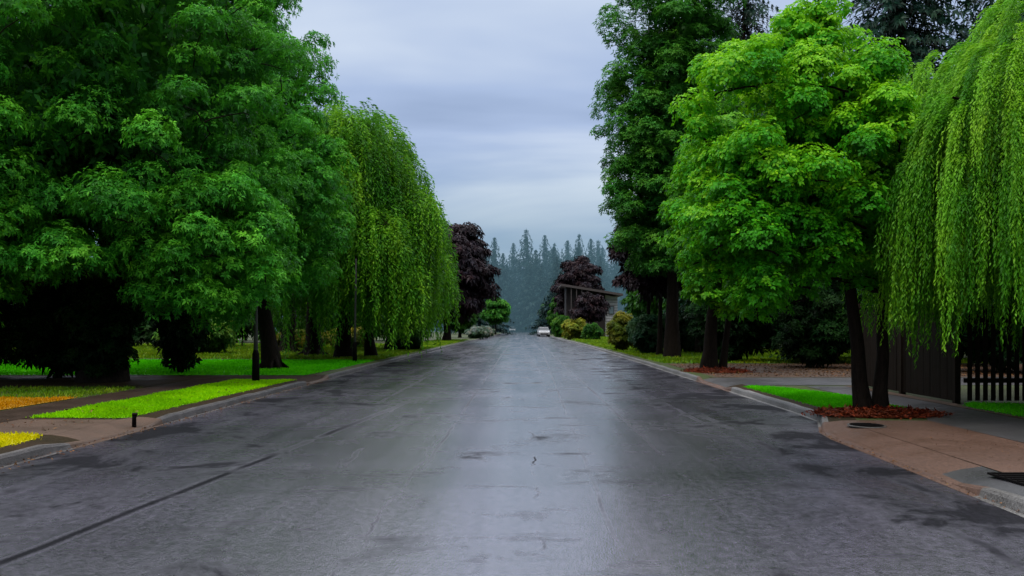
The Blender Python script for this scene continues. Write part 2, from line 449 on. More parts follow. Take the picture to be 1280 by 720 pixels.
def strands(domes, g, ds, L, w, zbot, tass=4, spread=.10, out=.25, bias=.0, wind=(0, 0), zj=.5, fan=.34, full=.55, lo=.35):
    """hanging willow curtains: every dome is (x,y,z,rx,ry,h,number of tassels, lowest elevation)"""
    P = []; D = []; T = []
    for di, dome in enumerate(domes):
        cx, cy, cz, rx, ry, h, n, el0 = dome[:8]
        dt = dome[8] if len(dome) > 8 else (0 if di == 0 else g.uniform(-.14, .16))
        th = g.uniform(0, 2 * PI, n)
        se = g.uniform(math.sin(el0), 1, n) ** .9
        ce = np.sqrt(np.maximum(0, 1 - se ** 2))
        s = np.clip(g.normal(.97, .07, n), .6, 1.08)
        # arching limbs show as ridges
        rid = 1 + .06 * np.sin(th * 5 + cx) + .04 * np.sin(th * 11 + cy)
        x = cx + rx * ce * np.cos(th) * s * rid; y = cy + ry * ce * np.sin(th) * s * rid; z = cz + h * se * s * (1 + .03 * np.sin(th * 7))
        for i in range(n):
            od = np.array([math.cos(th[i]), math.sin(th[i]), 0])
            zb = zbot + g.normal(0, zj)
            Lt = z[i] - zb
            Lt = Lt if g.random() < full else Lt * g.uniform(lo, .9 if full > .5 else .6)
            if Lt < .4: continue
            tt = g.normal(0, .19)
            for k in range(tass):
                ln = Lt * g.uniform(.6, 1.0); m = max(4, int(ln / ds))
                t = np.linspace(0, ln, m)
                off = g.normal(0, spread, 3) * (1, 1, 1.5)
                o2 = out * g.uniform(.6, 1.4)
                arch = o2 + .30 * (rx + ry) * .5 * se[i] ** 2 * ce[i] ** .5
                kk = .9 * se[i] ** 2 * h * .3
                fall = t * t / (t + kk + .02)
                px = x[i] + off[0] + od[0] * arch * (1 - np.exp(-t / (.6 + kk))) + wind[0] * t + .035 * np.sin(t * 2.3 + g.uniform(0, 6))
                py = y[i] + off[1] + od[1] * arch * (1 - np.exp(-t / (.6 + kk))) + wind[1] * t + .035 * np.sin(t * 2.1 + g.uniform(0, 6))
                pz = z[i] + off[2] * .6 - fall
                p = np.stack([px, py, pz], 1)
                d = g.normal(0, fan, (m, 3)); d[:, 2] = -np.clip(fall / (t + .01), .12, 1)
                d += od * np.clip(1.1 - fall / (t + .01), .15, 1)[:, None]
                P.append(p); D.append(d)
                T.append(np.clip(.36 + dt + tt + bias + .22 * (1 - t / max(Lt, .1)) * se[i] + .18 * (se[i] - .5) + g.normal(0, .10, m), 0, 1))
    P = np.concatenate(P); D = unit(np.concatenate(D)); T = np.concatenate(T)
    U = rand_dirs(len(P), g) * .6 + unit(np.stack([D[:, 0], D[:, 1], np.full(len(P), .1)], 1)); U[:, 1] -= .6
    V, F = leaf_quads(P, D, U, L * g.uniform(.7, 1.3, len(P)), w * g.uniform(.7, 1.3, len(P)), .0)
    return V, F, T

def willow(name, label, base, stems, domes, mat, ds, L, w, zbot, seed, tass=4, spread=.1, out=.25, bias=0, fill=None, group=None, bark='bark', zj=.5, fan=.34, full=.55, lo=.35):
    g = np.random.default_rng(seed)
    root = empty(name, base)
    mb = MB()
    for j, (b, t, r0, r1) in enumerate(stems):
        pts, rr = trunk_curve(b, t, r0, r1, g, wob=.08)
        mb.tube(pts, rr, 12, cap=False)
        for dome in domes:
            cx, cy, cz, rx, ry, h, n, el0 = dome[:8]
            for k in range(9 if n > 40 else 4):
                a = k * 2 * PI / 9 + g.uniform(-.3, .3)
                e = np.array([cx + rx * .75 * math.cos(a), cy + ry * .75 * math.sin(a), cz + h * .62])
                s0 = pts[g.integers(4, 9)]
                mid = (s0 + e) / 2; mid[2] = max(s0[2], e[2]) + .1
                q = [s0 * (1 - s) ** 2 + 2 * mid * s * (1 - s) + e * s * s for s in np.linspace(0, 1, 7)]
                mb.tube(q, list(np.linspace(r1 * .6, .02, 7)), 6, cap=False)
    mb.build('trunk', M[bark], root, smooth=True)
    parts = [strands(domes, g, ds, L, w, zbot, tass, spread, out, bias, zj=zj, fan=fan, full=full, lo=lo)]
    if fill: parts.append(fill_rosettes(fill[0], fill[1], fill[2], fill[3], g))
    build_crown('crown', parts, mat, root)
    tag(root, label, 'tree', group)
    return root

def conifer(name, label, base, h, rb, mat, seed, whorl=.9, nb=8, sprays=5, spray=.9, group=None, z0=.08, parent_h=None, droop=.35, power=.9, trunk_r=None):
    g = np.random.default_rng(seed)
    root = empty(name, base)
    mb = MB()
    pts, rr = trunk_curve((0, 0, 0), (0, 0, h), trunk_r or h * .014, .02, g, 8, .02, 1.4)
    mb.tube(pts, rr, 8, cap=False)
    C = []; A = []; T = []; SZ = []
    z = h * z0
    while z < h * .985:
        f = (1 - (z / h))
        rad = rb * min(1, (f / (1 - z0)) ** power) * g.uniform(.8, 1.12) + .1
        k = max(4, int(nb * (0.5 + .5 * f)))
        a0 = g.uniform(0, 6.28)
        for j in range(k):
            a = a0 + 2 * PI * j / k + g.normal(0, .2)
            ln = rad * g.uniform(.6, 1.2)
            if g.random() < .08: continue
            m = max(2, int(sprays * ln / rb + 1.5))
            s = np.linspace(.15, 1, m)
            zz = z - droop * ln * s ** 1.5 + .12 * ln * s
            if m > 3: mb.tube([(0, 0, z), (math.cos(a) * ln * .5, math.sin(a) * ln * .5, z - droop * ln * .3), (math.cos(a) * ln * .95, math.sin(a) * ln * .95, z - droop * ln * .85)], [.012 * ln, .008 * ln, .003 * ln], 4, cap=False)
            C.append(np.stack([math.cos(a) * ln * s, math.sin(a) * ln * s, zz], 1))
            A.append(np.stack([np.full(m, math.cos(a)), np.full(m, math.sin(a)), np.full(m, .25)], 1))
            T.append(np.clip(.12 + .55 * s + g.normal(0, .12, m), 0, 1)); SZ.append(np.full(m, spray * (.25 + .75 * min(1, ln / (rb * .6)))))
        z += whorl * (.35 + .65 * f) * g.uniform(.85, 1.15)
    mb.build('trunk', M['bark'], root, smooth=True)
    C = np.concatenate(C); A = np.concatenate(A); T = np.concatenate(T); SZ = np.concatenate(SZ)
    build_crown('crown', [rosettes(C, A, 6, SZ, SZ * .34, T, g, .35, .5, 1.5)], mat, root)
    tag(root, label, 'conifer', group)
    return root

def shrub(name, label, base, r, mat, seed, n=14, lr=(.35, .55), leaf=(6, .14, .06), per=60, group=None, cat='shrub', bias=.15, flat=.85, stem=True):
    g = np.random.default_rng(seed)
    root = empty(name, base)
    lobes = shell_lobes((0, 0, r[2] * .5), (r[0], r[1], r[2] * .55), n, lr, g, zmin=lr[0] * .4, flat=flat)
    if stem:
        mb = MB()
        for k in range(5):
            a = k * 1.26; mb.tube([(math.cos(a) * .06, math.sin(a) * .06, -.05), (math.cos(a) * r[0] * .3, math.sin(a) * r[1] * .3, r[2] * .35), (math.cos(a) * r[0] * .55, math.sin(a) * r[1] * .55, r[2] * .7)], [.03, .02, .008], 6)
        mb.build('stem', M['bark'], root, smooth=True)
    C, A, T, I = lobe_rosettes(lobes, per, g, .3, bias)
    C[:, 2] = np.maximum(C[:, 2], .06)
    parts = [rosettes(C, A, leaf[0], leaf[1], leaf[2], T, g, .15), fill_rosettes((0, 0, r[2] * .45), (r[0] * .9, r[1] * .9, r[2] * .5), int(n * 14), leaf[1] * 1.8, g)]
    build_crown('foliage', parts, mat, root)
    tag(root, label, cat, group)
    return root

def in_poly(P, poly):
    x, y = P[:, 0], P[:, 1]; ins = np.zeros(len(P), bool); n = len(poly)
    for i in range(n):
        x0, y0 = poly[i]; x1, y1 = poly[(i + 1) % n]
        c = ((y0 > y) != (y1 > y)) & (x < (x1 - x0) * (y - y0) / ((y1 - y0) if y1 != y0 else 1e-9) + x0)
        ins ^= c
    return ins

def scatter_in(poly, n, g):
    a = np.array(poly); lo, hi = a.min(0), a.max(0)
    P = g.uniform(lo, hi, (int(n * 2.2), 2)); P = P[in_poly(P, poly)]
    return P[:n]

def grass(label, poly, n, h, mat, z, seed, w=.012):
    g = np.random.default_rng(seed)
    # ragged edge: a few tufts creep past the outline
    P = scatter_in(poly, n, g) + g.normal(0, .025, (len(scatter_in(poly, n, np.random.default_rng(seed))), 2)) if False else scatter_in(poly, n, g)
    P = P + g.normal(0, .045, P.shape)
    k = len(P)
    hh = h * g.uniform(.5, 1.3, k) * (1 + .25 * np.sin(P[:, 0] * 3.1 + 1) * np.sin(P[:, 1] * 2.3))
    a = g.uniform(0, 6.28, k); lean = g.normal(0, .45, (k, 2))
    B = np.stack([P[:, 0], P[:, 1], np.full(k, z - .004)], 1)
    S = np.stack([np.cos(a), np.sin(a), np.zeros(k)], 1) * (w * g.uniform(.7, 1.4, k))[:, None]
    Tp = B + np.stack([lean[:, 0] * hh, lean[:, 1] * hh, hh], 1)
    V = np.stack([B - S, B + S, Tp + S * .25, Tp - S * .25], 1).reshape(-1, 3)
    F = np.arange(k * 4).reshape(-1, 4)
    pat = .48 + .22 * np.sin(P[:, 0] * 2.3 + 1.7 * np.sin(P[:, 1] * 1.1)) * np.sin(P[:, 1] * 1.9 + np.sin(P[:, 0] * 2.7)) + .14 * np.sin(P[:, 0] * .9 + P[:, 1] * .31) + .12 * np.sin(P[:, 1] * .7 + 2 * np.sin(P[:, 0]))
    o = link_mesh('grass', np_mesh('grass', V, F, np.clip(pat + g.normal(0, .17, k), 0, 1)), LM[mat])
    return tag(o, label, 'grass', None, 'stuff')

def sheet(name, poly, z, mat, label, thick=0):
    me = bpy.data.meshes.new(name)
    me.from_pydata([(x, y, z) for x, y in poly], [], [tuple(range(len(poly)))]); me.update()
    bm = bmesh.new(); bm.from_mesh(me)
    for f in bm.faces:
        if f.normal.z < 0: f.normal_flip()
    bm.to_mesh(me); bm.free()
    return tag(link_mesh(name, me, M[mat]), label, None, None, 'structure')

# ------------------------------------------------------------------ camera
cam = bpy.data.cameras.new('camera'); co = bpy.data.objects.new('camera', cam); col.objects.link(co)
co.location = (0, 0, 1.6); co.rotation_euler = (R(90), 0, 0)
cam.sensor_width = 36; cam.lens = 36 * 1150 / 1280
cam.shift_x = -12 / 1280; cam.shift_y = 48 / 1280
cam.clip_start = .05; cam.clip_end = 3000
scene.camera = co

# ------------------------------------------------------------------ sky and sun
world = bpy.data.worlds.new('World'); scene.world = world; world.use_nodes = True
wn = world.node_tree; wn.nodes.clear(); N = NT(wn)
SUN_EL, SUN_AZ = 63, 205          # degrees; azimuth clockwise from +Y
sky = N.n('ShaderNodeTexSky', sky_type='NISHITA', sun_disc=False, sun_elevation=R(SUN_EL), sun_rotation=R(SUN_AZ), air_density=1.0, dust_density=3.0, ozone_density=1.5)
tc = N.n('ShaderNodeTexCoord').outputs['Generated']
sp = N.n('ShaderNodeSeparateXYZ', {0: tc})
den = N.math('ADD', N.math('MAXIMUM', sp.outputs[2], 0.), .16)
cv = N.n('ShaderNodeCombineXYZ', {0: N.math('DIVIDE', sp.outputs[0], den), 1: N.math('DIVIDE', sp.outputs[1], den), 2: 0.0}).outputs[0]
n1 = N.noise(N.scaled(cv, (.55, .9, 1)), 1.0, 5, .5, .3)
n2 = N.noise(N.scaled(cv, (.30, .42, 1)), 1.0, 3, .5, .2)
cl = N.math('ADD', N.math('MULTIPLY', n1, .55), N.math('MULTIPLY', n2, .45))
cloud = N.ramp(cl, [(.40, (.29, .39, .60)), (.49, (.45, .57, .82)), (.58, (.76, .86, 1.0))])
hz = N.ramp(sp.outputs[2], [(.0, 1.), (.16, 0.)])
cloud = N.mix(N.math('MULTIPLY', hz, .5), cloud, (.50, .60, .84))
zen = N.ramp(sp.outputs[2], [(.335, 0.), (.46, 1.)])
cloud = N.mix(zen, cloud, (2.1, 2.2, 2.4))  # sky above the view brightened, added for sheen on the wet road
back = N.ramp(N.math('MULTIPLY_ADD', sp.outputs[1], .5, .5), [(.30, .45), (.62, 1.)])     # unseen sky behind the camera dimmed to deepen foliage shade
cloud = N.mix(1.0, (0, 0, 0), N.n('ShaderNodeVectorMath', {0: cloud, 1: back}, operation='MULTIPLY').outputs[0])
b1 = N.n('ShaderNodeBackground', {0: sky.outputs[0], 1: .06})
b2 = N.n('ShaderNodeBackground', {0: cloud, 1: 1.0})
mx = N.n('ShaderNodeMixShader', {0: .9, 1: b1.outputs[0], 2: b2.outputs[0]})
wo = wn.nodes.new('ShaderNodeOutputWorld'); wn.links.new(mx.outputs[0], wo.inputs[0])

sd = bpy.data.lights.new('sun', 'SUN'); sd.energy = 1.9; sd.angle = R(18); sd.color = (1, .96, .90)
so = bpy.data.objects.new('sun', sd); col.objects.link(so)
az = R(SUN_AZ); el = R(SUN_EL)
sv = Vector((math.sin(az) * math.cos(el), math.cos(az) * math.cos(el), math.sin(el)))
so.rotation_euler = sv.to_track_quat('Z', 'Y').to_euler(); so.location = (0, -5, 40)
scene.view_settings.view_transform = 'Standard'; scene.view_settings.look = 'None'; scene.view_settings.exposure = 0

# ------------------------------------------------------------------ ground, road, kerbs
ZT = .12
sheet('ground', [(-1500, -60), (1500, -60), (1500, 2000), (-1500, 2000)], -.03, 'ground', 'dark earth stretching to the horizon')
KL = [(-5.9, -8), (-5.9, 10.2), (-5.88, 12.0), (-5.85, 15), (-5.85, 25), (-5.85, 28), (-5.8, 40), (-5.6, 70), (-4.9, 120), (-4.3, 190), (-4.0, 285)]
KR = [(4.22, -8), (4.24, 7.5), (4.30, 9.2), (4.38, 11.2), (4.42, 13.0), (4.52, 13.8), (4.76, 14.6), (5.0, 15.4), (5.08, 17), (5.1, 22), (5.12, 27), (5.2, 40), (5.15, 70), (4.6, 120), (4.1, 190), (3.9, 285)]
sheet('road', KL + KR[::-1], 0, 'asphalt', 'wet dark asphalt street with damp stains and cracks')

def dense(path, step=.5):
    out = []
    for (x0, y0), (x1, y1) in zip(path[:-1], path[1:]):
        n = max(1, int(math.hypot(x1 - x0, y1 - y0) / (step if y0 < 60 else 4)))
        out += [(x0 + (x1 - x0) * i / n, y0 + (y1 - y0) * i / n) for i in range(n)]
    return out + [path[-1]]

def kerb(path, side, dips, label, mat='kerb'):
    """concrete kerb swept along the road edge, lowered at the driveways"""
    g = np.random.default_rng(3)
    pts = dense(path)
    def hgt(y):
        h = .125
        for a, b in dips:
            t = min(max((y - (a - .7)) / .7, 0), 1) * min(max(((b + .7) - y) / .7, 0), 1)
            h = min(h, .125 - .085 * t)
        return h
    vs = []; vs2 = []
    for i, (x, y) in enumerate(pts):
        a = pts[max(i - 1, 0)]; b = pts[min(i + 1, len(pts) - 1)]
        d = Vector((b[0] - a[0], b[1] - a[1])).normalized()
        n = Vector((d.y, -d.x)) * side              # pointing away from the road
        h = hgt(y) + g.normal(0, .004)
        j = g.normal(0, .008)
        for off, z in ((-.05, .002), (0.0 + j, .010), (.02 + j, h * .75), (.04 + j, h), (.11 + j, h + .004)):
            vs.append((x + n.x * off, y + n.y * off, z))
        for off, z in ((.11 + j, h + .003), (.30, (h + ZT) / 2 + .014), (.52, ZT + .007)):
            vs2.append((x + n.x * off, y + n.y * off, z))
    def strip(V, m):
        return [tuple((i * m + k, i * m + k + 1, (i + 1) * m + k + 1, (i + 1) * m + k)) for i in range(len(pts) - 1) for k in range(m - 1)]
    me = bpy.data.meshes.new('kerb'); me.from_pydata(vs, [], strip(vs, 5)); me.update()
    for p in me.polygons:
        yc = p.center.y
        if any(a - .55 < yc < b + .6 for a, b in dips): p.material_index = 1
    tag(link_mesh('kerb', me, [M[mat], M['tan' if side > 0 else 'brown_path']]), label, None, None, 'structure')
    return vs2, strip(vs2, 3)

e1 = kerb(KL, -1, [(12.3, 14.5), (25.5, 27.4)], 'low concrete kerb along the left edge of the street')
e2 = kerb(KR, 1, [(9.0, 14.2), (23.2, 26.3)], 'pale concrete kerb along the right edge of the street', 'kerb_pale')
def edge_strips(e, nm, spans):
    V, F = e
    for a, b, mt, lb in spans:
        F2 = [q for q in F if a <= V[q[0]][1] < b]
        ids = sorted({i for q in F2 for i in q}); mp = {v: k for k, v in enumerate(ids)}
        me = bpy.data.meshes.new(nm); me.from_pydata([V[i] for i in ids], [], [tuple(mp[i] for i in q) for q in F2]); me.update()
        tag(link_mesh(nm, me, M[mt]), lb, None, None, 'structure')
edge_strips(e1, 'left_verge_edge', ((-9, 12.4, 'soil', 'dark soil behind the left kerb by the yellow grass'), (12.4, 14.6, 'brown_path', 'driveway ramp through the left kerb'), (14.6, 25.4, 'soil', 'dark soil behind the left kerb by the lime grass'), (25.4, 27.6, 'dark_path', 'second driveway ramp through the left kerb'), (27.6, 400, 'lawn', 'rough grass edge along the far left kerb')))
edge_strips(e2, 'right_verge_edge', ((-9, 9.25, 'pavement', 'concrete edge at the right front corner'), (9.25, 14.4, 'tan', 'tan apron edge at the right kerb'), (14.4, 23, 'soil', 'dark soil edge of the right grass island'), (23, 26.4, 'pavement', 'driveway ramp through the right kerb'), (26.4, 400, 'lawn', 'rough grass edge along the far right kerb')))

LX = lambda y: float(np.interp(y, [p[1] for p in KL], [p[0] for p in KL])) - .5
RX = lambda y: float(np.interp(y, [p[1] for p in KR], [p[0] for p in KR])) + .5
ly = [-8, 10, 15, 25, 40, 70, 120, 190, 285]
sheet('left_verge', [(LX(y), y) for y in ly] + [(-400, 285), (-400, -8)], ZT, 'lawn', 'rough olive lawn and bare earth left of the street')
ry = [-8, 5, 9, 11.5, 13, 13.9, 14.6, 15.4, 17, 22, 40, 70, 120, 190, 285]
sheet('right_verge', [(RX(y), y) for y in ry] + [(400, 285), (400, -8)], ZT, 'lawn', 'rough olive lawn and bare earth right of the street')
Z1 = ZT + .008; Z2 = ZT + .014
sheet('soil_bed', [(-8.0, -8), (-6.38, -8), (-6.36, 60), (-8.0, 60)], ZT + .004, 'soil', 'dark soil border between left kerb and grass')
sheet('front_driveway', [(-40, 12.6), (-6.39, 12.5), (-6.37, 14.55), (-40, 14.75)], Z1, 'brown_path', 'brown gravel driveway crossing the left verge')
sheet('second_driveway', [(-40, 25.3), (-6.36, 25.4), (-6.36, 27.5), (-40, 27.6)], Z1, 'dark_path', 'dark damp driveway between lime strip and green lawn')
sheet('left_path', [(-9.1, -8), (-7.95, -8), (-7.95, 40), (-9.0, 40)], ZT + .011, 'dark_path', 'dark footpath beside the lime grass strip')
sheet('garden_soil', [(-40, 22.2), (-9.12, 22.2), (-9.12, 25.28), (-40, 25.28)], Z1, 'soil', 'dark shaded soil under the big tree')
P_yellow = [(-7.9, 4), (-6.35, 4), (-6.33, 12.0), (-6.6, 12.5), (-7.9, 12.55)]
P_lime = [(-7.9, 14.85), (-6.35, 14.75), (-6.30, 20), (-6.25, 25.2), (-7.85, 25.1)]
P_orange = [(-22, 15.2), (-9.15, 15.3), (-9.15, 18.9), (-22, 19.0)]
P_olive = [(-30, 19.1), (-9.15, 19.0), (-9.12, 22.1), (-30, 22.2)]
P_green = [(-30, 27.8), (-6.5, 27.7), (-6.35, 33), (-6.3, 39.5), (-30, 41)]
sheet('yellow_lawn', P_yellow, Z2, 'lawn_yellow', 'yellow grass patch at the left front corner')
sheet('lime_lawn', P_lime, Z2, 'lawn_lime', 'lime green verge strip beside the left kerb')
sheet('orange_lawn', P_orange, Z2, 'lawn_orange', 'orange brown grass patch beyond the footpath')
sheet('green_lawn', P_green, Z2, 'lawn_green', 'bright green lawn under the left trees')
grass('short yellow grass in the left front corner', P_yellow, 20000, .034, 'blade_yellow', Z2, 1)
grass('short lime green grass on the strip by the left kerb', P_lime, 34000, .036, 'blade_lime', Z2, 2)
grass('short orange grass on the patch beyond the left footpath', P_orange, 30000, .036, 'blade_orange', Z2, 3)
grass('thin olive grass in the shade of the big left tree', P_olive, 22000, .06, 'blade_olive', ZT, 4)
grass('short bright green grass on the lawn under the left trees', P_green, 70000, .06, 'blade_green', Z2, 5, .02)
grass('yellowish rough grass along the far left kerb', [(-9, 40), (-6.25, 40), (-5.9, 100), (-9, 100)], 40000, .09, 'blade_olive', ZT, 6, .03)
grass('yellowish rough grass in the sunlit gap behind the left trees', [(-30, 44), (-9, 41), (-9, 75), (-40, 75)], 50000, .12, 'blade_olive', ZT, 7, .035)
# right side
P_rgreen = [(5.45, 16.0), (6.75, 15.9), (6.95, 19.0), (6.3, 21.7), (5.65, 22.6), (5.42, 22.3)]
P_rlawn = [(8.15, 12.8), (16, 12.8), (16, 17.45), (8.45, 17.45), (8.15, 16.9)]
sheet('tan_driveway', [(4.84, 9.26), (4.90, 11.5), (4.93, 12.9), (5.02, 13.7), (5.25, 14.4), (6.35, 14.35), (6.30, 9.26)], ZT + .0115, 'tan', 'tan aggregate apron beside the right kerb')
sheet('right_path', [(6.36, -8), (7.95, -8), (7.95, 22.6), (6.98, 22.6), (6.98, 16), (6.36, 14.4)], Z1, 'pavement', 'wet grey pavement between apron and fence')
sheet('brown_strip', [(7.98, -8), (8.12, -8), (8.14, 16.9), (8.27, 17.5), (8.27, 22.8), (7.98, 22.8)], Z1 + .002, 'brown_path', 'narrow brown strip at the foot of the fence')
sheet('right_driveway', [(5.62, 23.0), (24, 23.4), (24, 26.8), (5.64, 26.4)], Z1, 'pavement', 'grey driveway beyond the right grass island')
sheet('concrete_slab', [(4.76, 4), (5.15, 4), (5.15, 9.2), (4.83, 9.2)], ZT + .0105, 'pavement', 'grey concrete slab at the right front corner')
sheet('right_soil', [(5.16, 4), (6.33, 4), (6.33, 9.2), (5.16, 9.2)], ZT + .0085, 'soil', 'dark soil bed behind the concrete slab')
sheet('right_bed', [(5.45, 26.6), (24, 27.0), (24, 36), (5.5, 36)], ZT + .005, 'brown_path', 'brown leaf strewn ground under the right trees')
sheet('right_green_lawn', P_rgreen, Z2, 'lawn_green', 'green grass island beside the right kerb')
sheet('right_lawn', P_rlawn, Z2, 'lawn_green', 'green lawn in front of the picket fence')
grass('short green grass on the island beside the right kerb', P_rgreen, 18000, .038, 'blade_green', Z2, 8)
grass('green grass in front of the dark picket fence', P_rlawn, 26000, .045, 'blade_green', Z2, 9)
grass('yellow green grass around the far right trunks', [(5.6, 37), (20, 37), (20, 62), (5.6, 62)], 40000, .09, 'blade_olive', ZT, 10, .03)
grass('pale rough grass along the far right kerb', [(5.6, 62), (12, 62), (12, 125), (5.5, 125)], 26000, .12, 'blade_olive', ZT, 12, .05)

def flakes(name, label, P, z, size, mat, seed, cat):
    g = np.random.default_rng(seed); k = len(P)
    B = np.stack([P[:, 0], P[:, 1], z + g.uniform(.004, .03, k)], 1)
    D = rand_dirs(k, g); D[:, 2] *= .35; D = unit(D)
    V, F = leaf_quads(B, D, np.tile([[0, 0, 1.]], (k, 1)) + g.normal(0, .3, (k, 3)), size * g.uniform(.5, 1.4, k), size * .5 * g.uniform(.5, 1.4, k), .05)
    return tag(link_mesh(name, np_mesh(name, V, F, np.clip(g.normal(.5, .25, k), 0, 1)), LM[mat]), label, cat, None, 'stuff')

def mulch_ring(x, y, rx, ry, label, seed):
    g = np.random.default_rng(seed)
    root = empty('mulch_bed', (x, y, ZT))
    n = 28; V = [(0, 0, .10)]; F = []
    for ring, (s, z) in enumerate(((.45, .09), (.8, .055), (1.0, .014))):
        for k in range(n):
            a = 2 * PI * k / n; q = s * (1 + g.normal(0, .05))
            V.append((rx * q * math.cos(a), ry * q * math.sin(a), z + g.normal(0, .008) * (ring < 2)))
    for k in range(n):
        F.append((0, 1 + k, 1 + (k + 1) % n))
        for r_ in (0, 1): F.append((1 + r_ * n + k, 1 + (r_ + 1) * n + k, 1 + (r_ + 1) * n + (k + 1) % n, 1 + r_ * n + (k + 1) % n))
    me = bpy.data.meshes.new('mound'); me.from_pydata(V, [], F); me.update()
    link_mesh('mound', me, M['mulch'], root)
    k = 2200; rr = np.sqrt(g.random(k)) * 1.04; rr[: k // 12] = g.uniform(1.0, 1.22, k // 12); a = g.uniform(0, 6.28, k)
    P = np.stack([rx * rr * np.cos(a), ry * rr * np.sin(a)], 1)
    zz = np.interp(rr, [0, .45, .8, 1.05, 1.3], [.10, .09, .055, .022, .018]) + g.uniform(.0, .02, k)
    D = rand_dirs(k, g); D[:, 2] *= .3; D = unit(D)
    v, f = leaf_quads(np.column_stack([P, zz]), D, np.tile([[0, 0, 1.]], (k, 1)) + g.normal(0, .3, (k, 3)), .09 * g.uniform(.5, 1.5, k), .03 * g.uniform(.6, 1.5, k), 0)
    c = link_mesh('bark_chips', np_mesh('bark_chips', v, f, np.clip(g.normal(.5, .25, k), 0, 1)), LM['chips'], root); c['kind'] = 'stuff'
    return tag(root, label, 'mulch bed')

mulch_ring(5.95, 15.4, 1.02, .66, 'red bark mulch ring around the twin trunk of the near maple', 21)
mulch_ring(6.35, 30.0, 1.0, 1.1, 'red bark mulch ring around the farther double trunk past the driveway', 22)

def along(path, n, off, sd, y0, y1, g):
    y = g.uniform(y0, y1, n); x = np.interp(y, [p[1] for p in path], [p[0] for p in path]) + off + g.normal(0, sd, n)
    return np.stack([x, y], 1)
g0 = np.random.default_rng(31)
flakes('leaf_litter', 'brown fallen leaves caught along the right kerb', along(KR, 330, -.02, .05, 4, 14, g0), .010, .035, 'litter', 32, 'leaf litter')
flakes('leaf_litter', 'brown debris lying along the left gutter', along(KL, 700, .06, .10, 8, 26, g0), .006, .045, 'litter', 33, 'leaf litter')
flakes('leaf_litter', 'scattered brown leaves on the ground under the right trees', scatter_in([(5.6, 26.8), (18, 27), (18, 36), (5.6, 36)], 5000, g0), ZT, .09, 'litter', 34, 'leaf litter')
flakes('leaf_litter', 'bits of bark and leaves on the tan apron', scatter_in([(5.0, 9.4), (6.3, 9.4), (6.3, 14.2), (5.1, 13.6)], 160, g0), ZT + .008, .022, 'litter', 35, 'leaf litter')

flakes('leaf_litter', 'a few fallen leaves on the lime grass strip', scatter_in(P_lime, 90, g0), Z2 + .03, .06, 'litter', 36, 'leaf litter')
flakes('leaf_litter', 'fallen leaves on the brown front driveway', scatter_in([(-12, 12.7), (-6.5, 12.7), (-6.5, 14.5), (-12, 14.6)], 260, g0), Z1, .05, 'litter', 37, 'leaf litter')

# ------------------------------------------------------------------ street furniture on the ground
def ring_drain(x, y, label):
    root = empty('storm_drain', (x, y, ZT + .012))
    n = 24; V = []; F = []
    for s, z in ((1.0, .002), (.97, .012), (.90, .014), (.86, -.05)):
        for k in range(n):
            a = 2 * PI * k / n; V.append((.27 * s * math.cos(a), .34 * s * math.sin(a), z))
    for r_ in range(3):
        for k in range(n): F.append((r_ * n + k, r_ * n + (k + 1) % n, (r_ + 1) * n + (k + 1) % n, (r_ + 1) * n + k))
    me = bpy.data.meshes.new('rim'); me.from_pydata(V, [], F); me.update(); link_mesh('rim', me, M['kerb'], root)
    me = bpy.data.meshes.new('cover'); me.from_pydata([(.236 * math.cos(2 * PI * k / n), .297 * math.sin(2 * PI * k / n), .006) for k in range(n)], [], [tuple(range(n))]); me.update()
    link_mesh('cover', me, M['hole'], root)
    mb = MB()
    for i in range(-3, 4):
        hw = .225 * math.sqrt(max(0, 1 - (i * .075 / .30) ** 2)); mb.box(-hw, hw, i * .075 - .012, i * .075 + .012, .008, .018)
    mb.build('grate', M['hole'], root)
    return tag(root, label, 'drain')
ring_drain(5.10, 13.6, 'round black drain hole in the tip of the tan apron')

root = empty('kerb_drain', (4.92, 8.6, ZT + .0095))
mb = MB(); mb.box(-.29, .34, -.75, .55, .0, .02); mb.build('drain_slot', M['hole'], root)
mb = MB()
for i in range(11): mb.box(-.275, .32, -.70 + i * .115, -.66 + i * .115, .0215, .030)
mb.build('grate', M['hole'], root)
tag(root, 'black slotted drain in the concrete slab at the right front corner', 'drain')

root = empty('marker_stub', (-5.98, 14.2, .03))
mb = MB(); mb.tube([(0, 0, -.02), (0, 0, .16), (.01, 0, .20)], [.035, .032, .042], 10); mb.build('stub_post', M['hole'], root, True)
mb = MB(); mb.tube([(.01, 0, .20), (.01, 0, .235)], [.046, .04], 10); mb.build('cap', M['fence_post'], root, True)
tag(root, 'short black stub post standing on the left kerb by the driveway', 'post')

def pole(name, label, x, y, h, r, lean=(0, 0)):
    root = empty(name, (x, y, ZT))
    mb = MB(); mb.tube([(0, 0, -.05), (0, 0, h * .3), (lean[0] * .6, lean[1] * .6, h * .65), (lean[0], lean[1], h)], [r * 1.15, r, r * .9, r * .75], 12); mb.build('shaft', M['pole'], root, True)
    mb = MB(); mb.tube([(0, 0, -.03), (0, 0, .75), (0, 0, .85)], [r * 1.9, r * 1.7, r * 1.1], 12); mb.build('base_sleeve', M['hole'], root, True)
    mb = MB(); mb.tube([(lean[0], lean[1], h - .02), (lean[0], lean[1], h + .06), (lean[0], lean[1], h + .09)], [r * .9, r * .85, r * .3], 12); mb.build('cap', M['hole'], root, True)
    return tag(root, label, 'pole')
pole('slim_pole', 'thin dark pole standing at the end of the lime grass strip', -7.05, 24.4, 4.2, .055)
pole('slim_pole', 'thin dark pole-like trunk farther down the left kerb in front of the willow', -6.85, 37.8, 4.3, .05, (.05, 0))  # slim trunk built as a pole

